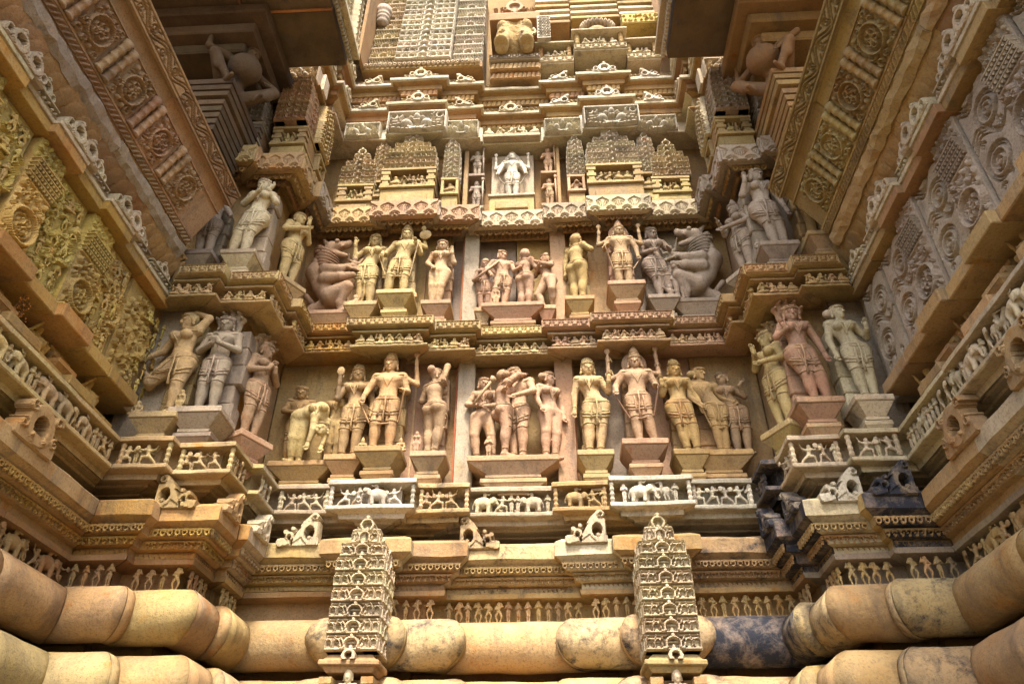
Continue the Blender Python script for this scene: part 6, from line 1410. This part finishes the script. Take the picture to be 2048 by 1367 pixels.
statue(.955, 4.81, Z2 - .0, .80, 'mauve', 'woman statue with a small attendant, upper row, left of the right rearing beast', .25, .15, sway=-.02, torso=-.01, hyaw=12, nod=2, crown='fan',
       J={'eL': (-.15, .0, .66), 'wL': (-.05, -.09, .62), 'eR': (.165, -.02, .66), 'wR': (.13, -.10, .62), 'kL': (-.02, -.02, .29), 'aL': (.0, 0, .045), 'kR': (.08, -.02, .29), 'aR': (.10, 0, .045)}, att=((.145, -.03, 0, .44, dict(sex='f', crown='cone', J={'wR': (.05, -.12, .7), 'eR': (.16, -.03, .66)})),))
# rearing beasts of the two inner corners
def vyala(x, y, z, s, mat, label):
    t = thing('rearing_beast_statue', (x, y, z), label, 'statue', 'rearing lion-beasts of the upper row'); H = .80; B = Body(.0068); E = lambda a, b_, c: np.array([s * a, b_, c]) * H
    B.chain([E(.02, 0, .26), E(.15, .0, .40), E(.23, -.02, .58), E(.20, -.03, .76)], [.125 * H, .092 * H, .105 * H, .072 * H], .03); B.ell(E(-.03, -.03, .24), E(.13 * s, .11, .13), None, .03)
    B.chain([E(.20, -.02, .74), E(.12, -.04, .88)], [.078 * H, .080 * H], .02); B.cap(E(.10, -.05, .92), E(-.08, -.07, .94), .075 * H, .040 * H, .015); B.ell(E(-.09, -.07, .965), E(.035 * s, .035, .03), None, .008); B.cap(E(.08, -.05, .85), E(-.07, -.06, .79), .045 * H, .026 * H, .008)
    B.ell(E(-.07, -.06, .865), E(.07 * s, .07, .028), None, .004, cut=True); B.cap(E(.16, -.06, .97), E(.21, -.05, 1.05), .032 * H, .010 * H, .01); B.ell(E(.03, -.125, .955), E(.026 * s, .018, .022), None, .005); B.ell(E(-.03, -.10, .90), E(.02 * s, .02, .05), None, .005)
    for k in range(6): B.ell(E(.215 + .02 * (k % 2), -.07, .90 - k * .065), E(.040 * s, .045, .032), None, .006)
    B.chain([E(.02, -.08, .22), E(-.16, -.13, .30), E(-.10, -.09, .12), E(-.12, -.06, .03)], [.10 * H, .062 * H, .042 * H, .038 * H], .015); B.cap(E(-.12, -.06, .03), E(-.22, -.08, .02), .045 * H, .035 * H, .01)
    B.chain([E(.02, .05, .22), E(.20, .0, .12), E(.26, -.02, .02)], [.10 * H, .055 * H, .05 * H], .02)
    B.chain([E(.10, -.10, .56), E(-.06, -.15, .52), E(-.18, -.13, .58)], [.075 * H, .05 * H, .035 * H], .02); B.chain([E(.10, -.10, .44), E(-.08, -.15, .42), E(-.20, -.13, .46)], [.07 * H, .045 * H, .035 * H], .02)
    B.chain([E(-.16, .02, .16), E(-.02, .06, .02), E(.16, .05, .14), E(.30, .0, .30)], [.03 * H, .028 * H, .026 * H, .03 * H], .01)
    put(B.build('beast', mat), 'beast', t, local=True)
    g = MB()
    for k in range(7): a = (.08 + .012 * k, .56 + .045 * k); g.tube([E(a[0] + .14 * math.cos(u), -.02 + -.13 * math.sin(u), a[1] + .04 * math.cos(u)) for u in np.linspace(.1, 3.0, 12)], .0055, 5)
    put(g.mesh('mane_collar', mat, smooth=True), 'mane_collar', t, local=True)
    r = human(.30, 'm', vox=.0058, yaw=-s * 30, jewel=False, cloth=False, J={**SIT, 'eR': (.18, -.02, .5), 'wR': (.24, -.08, .62), 'eL': (-.2, -.05, .34), 'wL': (-.22, -.12, .44)}); r['body'].P += r['parts']['headdress'].P; put(r['body'].build('rider', mat), 'rider', t, E(-.20, -.12, .50), local=True)
    r = human(.30, 'm', vox=.0058, yaw=s * 20, jewel=False, cloth=False, J={**SIT, 'eL': (-.22, -.02, .40), 'wL': (-.22, -.10, .55), 'eR': (.2, -.04, .4), 'wR': (.26, -.10, .52)}); r['body'].P += r['parts']['headdress'].P; put(r['body'].build('crouching_warrior', mat), 'crouching_warrior', t, E(-.26, -.10, .0), local=True); pedestal(t, .46, .16, mat)
    return t
vyala(-1.72, 4.84, Z2 - .03, -1, 'pink', 'rearing lion-beast statue with rider and crouching warrior, left end of the upper row'); vyala(1.235, 4.86, Z2 - .01, 1, 'mauve', 'rearing lion-beast statue with head thrown back, right end of the upper row')
# --- upper row, wings
statue(-2.20, 4.13, Z2 - .0, .83, 'pale', 'swaying pale woman statue with both hands lifted to one side, upper row left', .26, .15, sway=.01, torso=.01, hyaw=-8, nod=0, crown='low',
       J={'eR': (.17, -.01, .70), 'wR': (.10, -.08, .80), '_hR': (.6, 0, .8), 'eL': (-.12, -.04, .66), 'wL': (.02, -.13, .70), 'kL': (-.10, -.03, .28), 'aL': (-.13, 0, .045), 'kR': (-.0, -.03, .28), 'aR': (-.02, 0, .045)})
statue(-1.975, 4.42, Z2 - .03, .77, 'gold', 'yellow woman statue seen in profile on the left return, upper row', .25, .14, rz=58, sway=.0, hyaw=6, nod=4, crown='cap', two=False,
       J={'eL': (-.16, -.03, .66), 'wL': (-.03, -.14, .70), 'eR': (.15, -.03, .68), 'wR': (.03, -.14, .80), '_hR': (0, -.1, 1)})
statue(-2.52, 4.12, Z2 + .0, .70, 'mauve', 'shadowed statue half hidden behind the left seat-back, only legs and bracket showing', .27, .15, sway=.0, hyaw=10, crown='bun', J={'eR': (.17, .0, .66), 'wR': (.2, -.04, .60)})
statue(1.715, 4.24, Z2 - .0, .85, 'mauve', 'tall grey woman statue holding her braid beside her face, upper row right wing', .28, .15, sway=-.01, torso=.0, hyaw=20, nod=0, crown='low',
       J={'eL': (-.17, -.02, .67), 'wL': (-.14, -.09, .79), '_hL': (0, 0, 1), 'eR': (.155, .01, .65), 'wR': (.19, .0, .50), 'kL': (.0, -.02, .29), 'aL': (.02, 0, .045), 'kR': (.08, -.02, .29), 'aR': (.10, 0, .045)}, att=((-.12, -.02, 0, .17, dict(J=SIT)),))
statue(1.565, 4.46, Z2 - .03, .74, 'mauve', 'figure statue in profile on the right return of the upper row', .27, .15, rz=-58, hyaw=0, nod=6, crown='cone', two=False, J={'eL': (-.16, -.04, .66), 'wL': (-.10, -.16, .70), 'eR': (.16, -.03, .63), 'wR': (-.02, -.17, .60)})
statue(2.03, 4.18, Z2 + .03, .70, 'tan', 'statue standing behind the right seat-back with its head cut off from view', .25, .15, sway=.0, hyaw=10, crown='bun', J=DN)
# --- deity niche
t = thing('deity_niche', (-.245, 4.90, 6.46), 'upright slab niche with plain block below, in the middle above the leaf cornice', 'niche')
b = MB(); b.cbox(-.20, .20, -.10, .12, -.01, .165, .005); put(b.mesh('base_block', 'olive', wobble=.002), 'base_block', t, local=True); b = MB(); b.cbox(-.145, .145, -.12, .02, .01, .10, .004); put(b.mesh('base_panel', 'olive', wobble=.001), 'base_panel', t, local=True)
b = MB(); b.cbox(-.21, .21, -.12, .12, .166, .195, .004); b.add(*((lambda q: (q.V[0], q.F))(( lambda q: (q.cbox(-.20, .20, .03, .12, .195, .86, .006), q)[1])(MB())))); put(b.mesh('back_slab', 'pale', wobble=.002), 'back_slab', t, local=True)
def pd_(h): extra_arms(h, upL=(-.245, .0, .88), upR=(.245, .0, .88), eL=(-.25, .03, .70), eR=(.25, .03, .70))
statue(-.245, 4.87, 6.655, .62, 'white', 'white four-armed deity statue with a halo, in the niche above the leaf cornice', ped=False, sex='m', sway=0, nod=0, crown='cap', scarf=True, halo=True, post=pd_,
       J={'eL': (-.19, -.02, .62), 'wL': (-.20, -.08, .50), 'eR': (.19, -.02, .62), 'wR': (.20, -.08, .50), 'aL': (-.045, 0, .045), 'aR': (.045, 0, .045)}, att=((-.13, -.02, 0, .13, dict(J=SIT)), (.13, -.02, 0, .12, dict(J=SIT))))
for x, z, n_, m in ((-.575, 6.99, 'upper left', 'mauve'), (-.575, 6.57, 'lower left', 'mauve'), (.095, 6.99, 'upper right', 'pink'), (.095, 6.57, 'lower right', 'pink')):
    t = statue(x, 4.89, z, .36, m, 'small guard statue with a staff beside the deity niche, %s of the four' % n_, ped=False, sex='m', crown='low', vox=.0058, cloth=True, jewel=False, hyaw=rng.uniform(-12, 12), J={'eR': (.17, 0, .68), 'wR': (.16, -.07, .76), '_hR': (0, 0, 1), 'eL': (-.17, 0, .66), 'wL': (-.10, -.10, .60)})
    b = MB(); b.cbox(-.075, .075, -.06, .12, -.035, -.002, .003); put(b.mesh('shelf', m), 'shelf', t, local=True); b = MB(); b.tube([(.062, -.04, .02), (.058, -.035, .33)], .008, 6); b.tube([(.058, -.035, .33), (.058, -.035, .37)], [.008, .018], 6); put(b.mesh('staff', m, smooth=True), 'staff', t, local=True)
b = MB(); b.cbox(-.70, -.66, 4.86, 5.0, 6.45, 7.35); b.cbox(.165, .20, 4.86, 5.0, 6.45, 7.35); put(b.mesh('niche_jamb', 'tan', wobble=.002), 'niche_jamb', bpy.data.objects['deity_niche'])
# dry flower clump on the left gallery
t = thing('dry_flower_clump', (-2.66, 2.93, 4.0), 'clump of dry orange flowers caught on the left side gallery', 'flowers')
b = MB(); tw_ = MB()
for k in range(46):
    c = np.array([rng.gauss(0, .02), rng.gauss(0, .022), rng.gauss(0, .035)]); b.lathe([(.0, -.004), (.006, 0), (.0, .005)], n=5); n_ = b.V[-1]; b.V[-1] = n_ + c
    if k % 3 == 0: tw_.tube([c, c + np.array([rng.uniform(-.02, .02), rng.uniform(-.02, .02), .03])], .0012, 4)
put(b.mesh('flower_heads', 'orange'), 'flower_heads', t, local=True)['kind'] = 'stuff'; put(tw_.mesh('twigs', 'twig'), 'twigs', t, local=True)['kind'] = 'stuff'
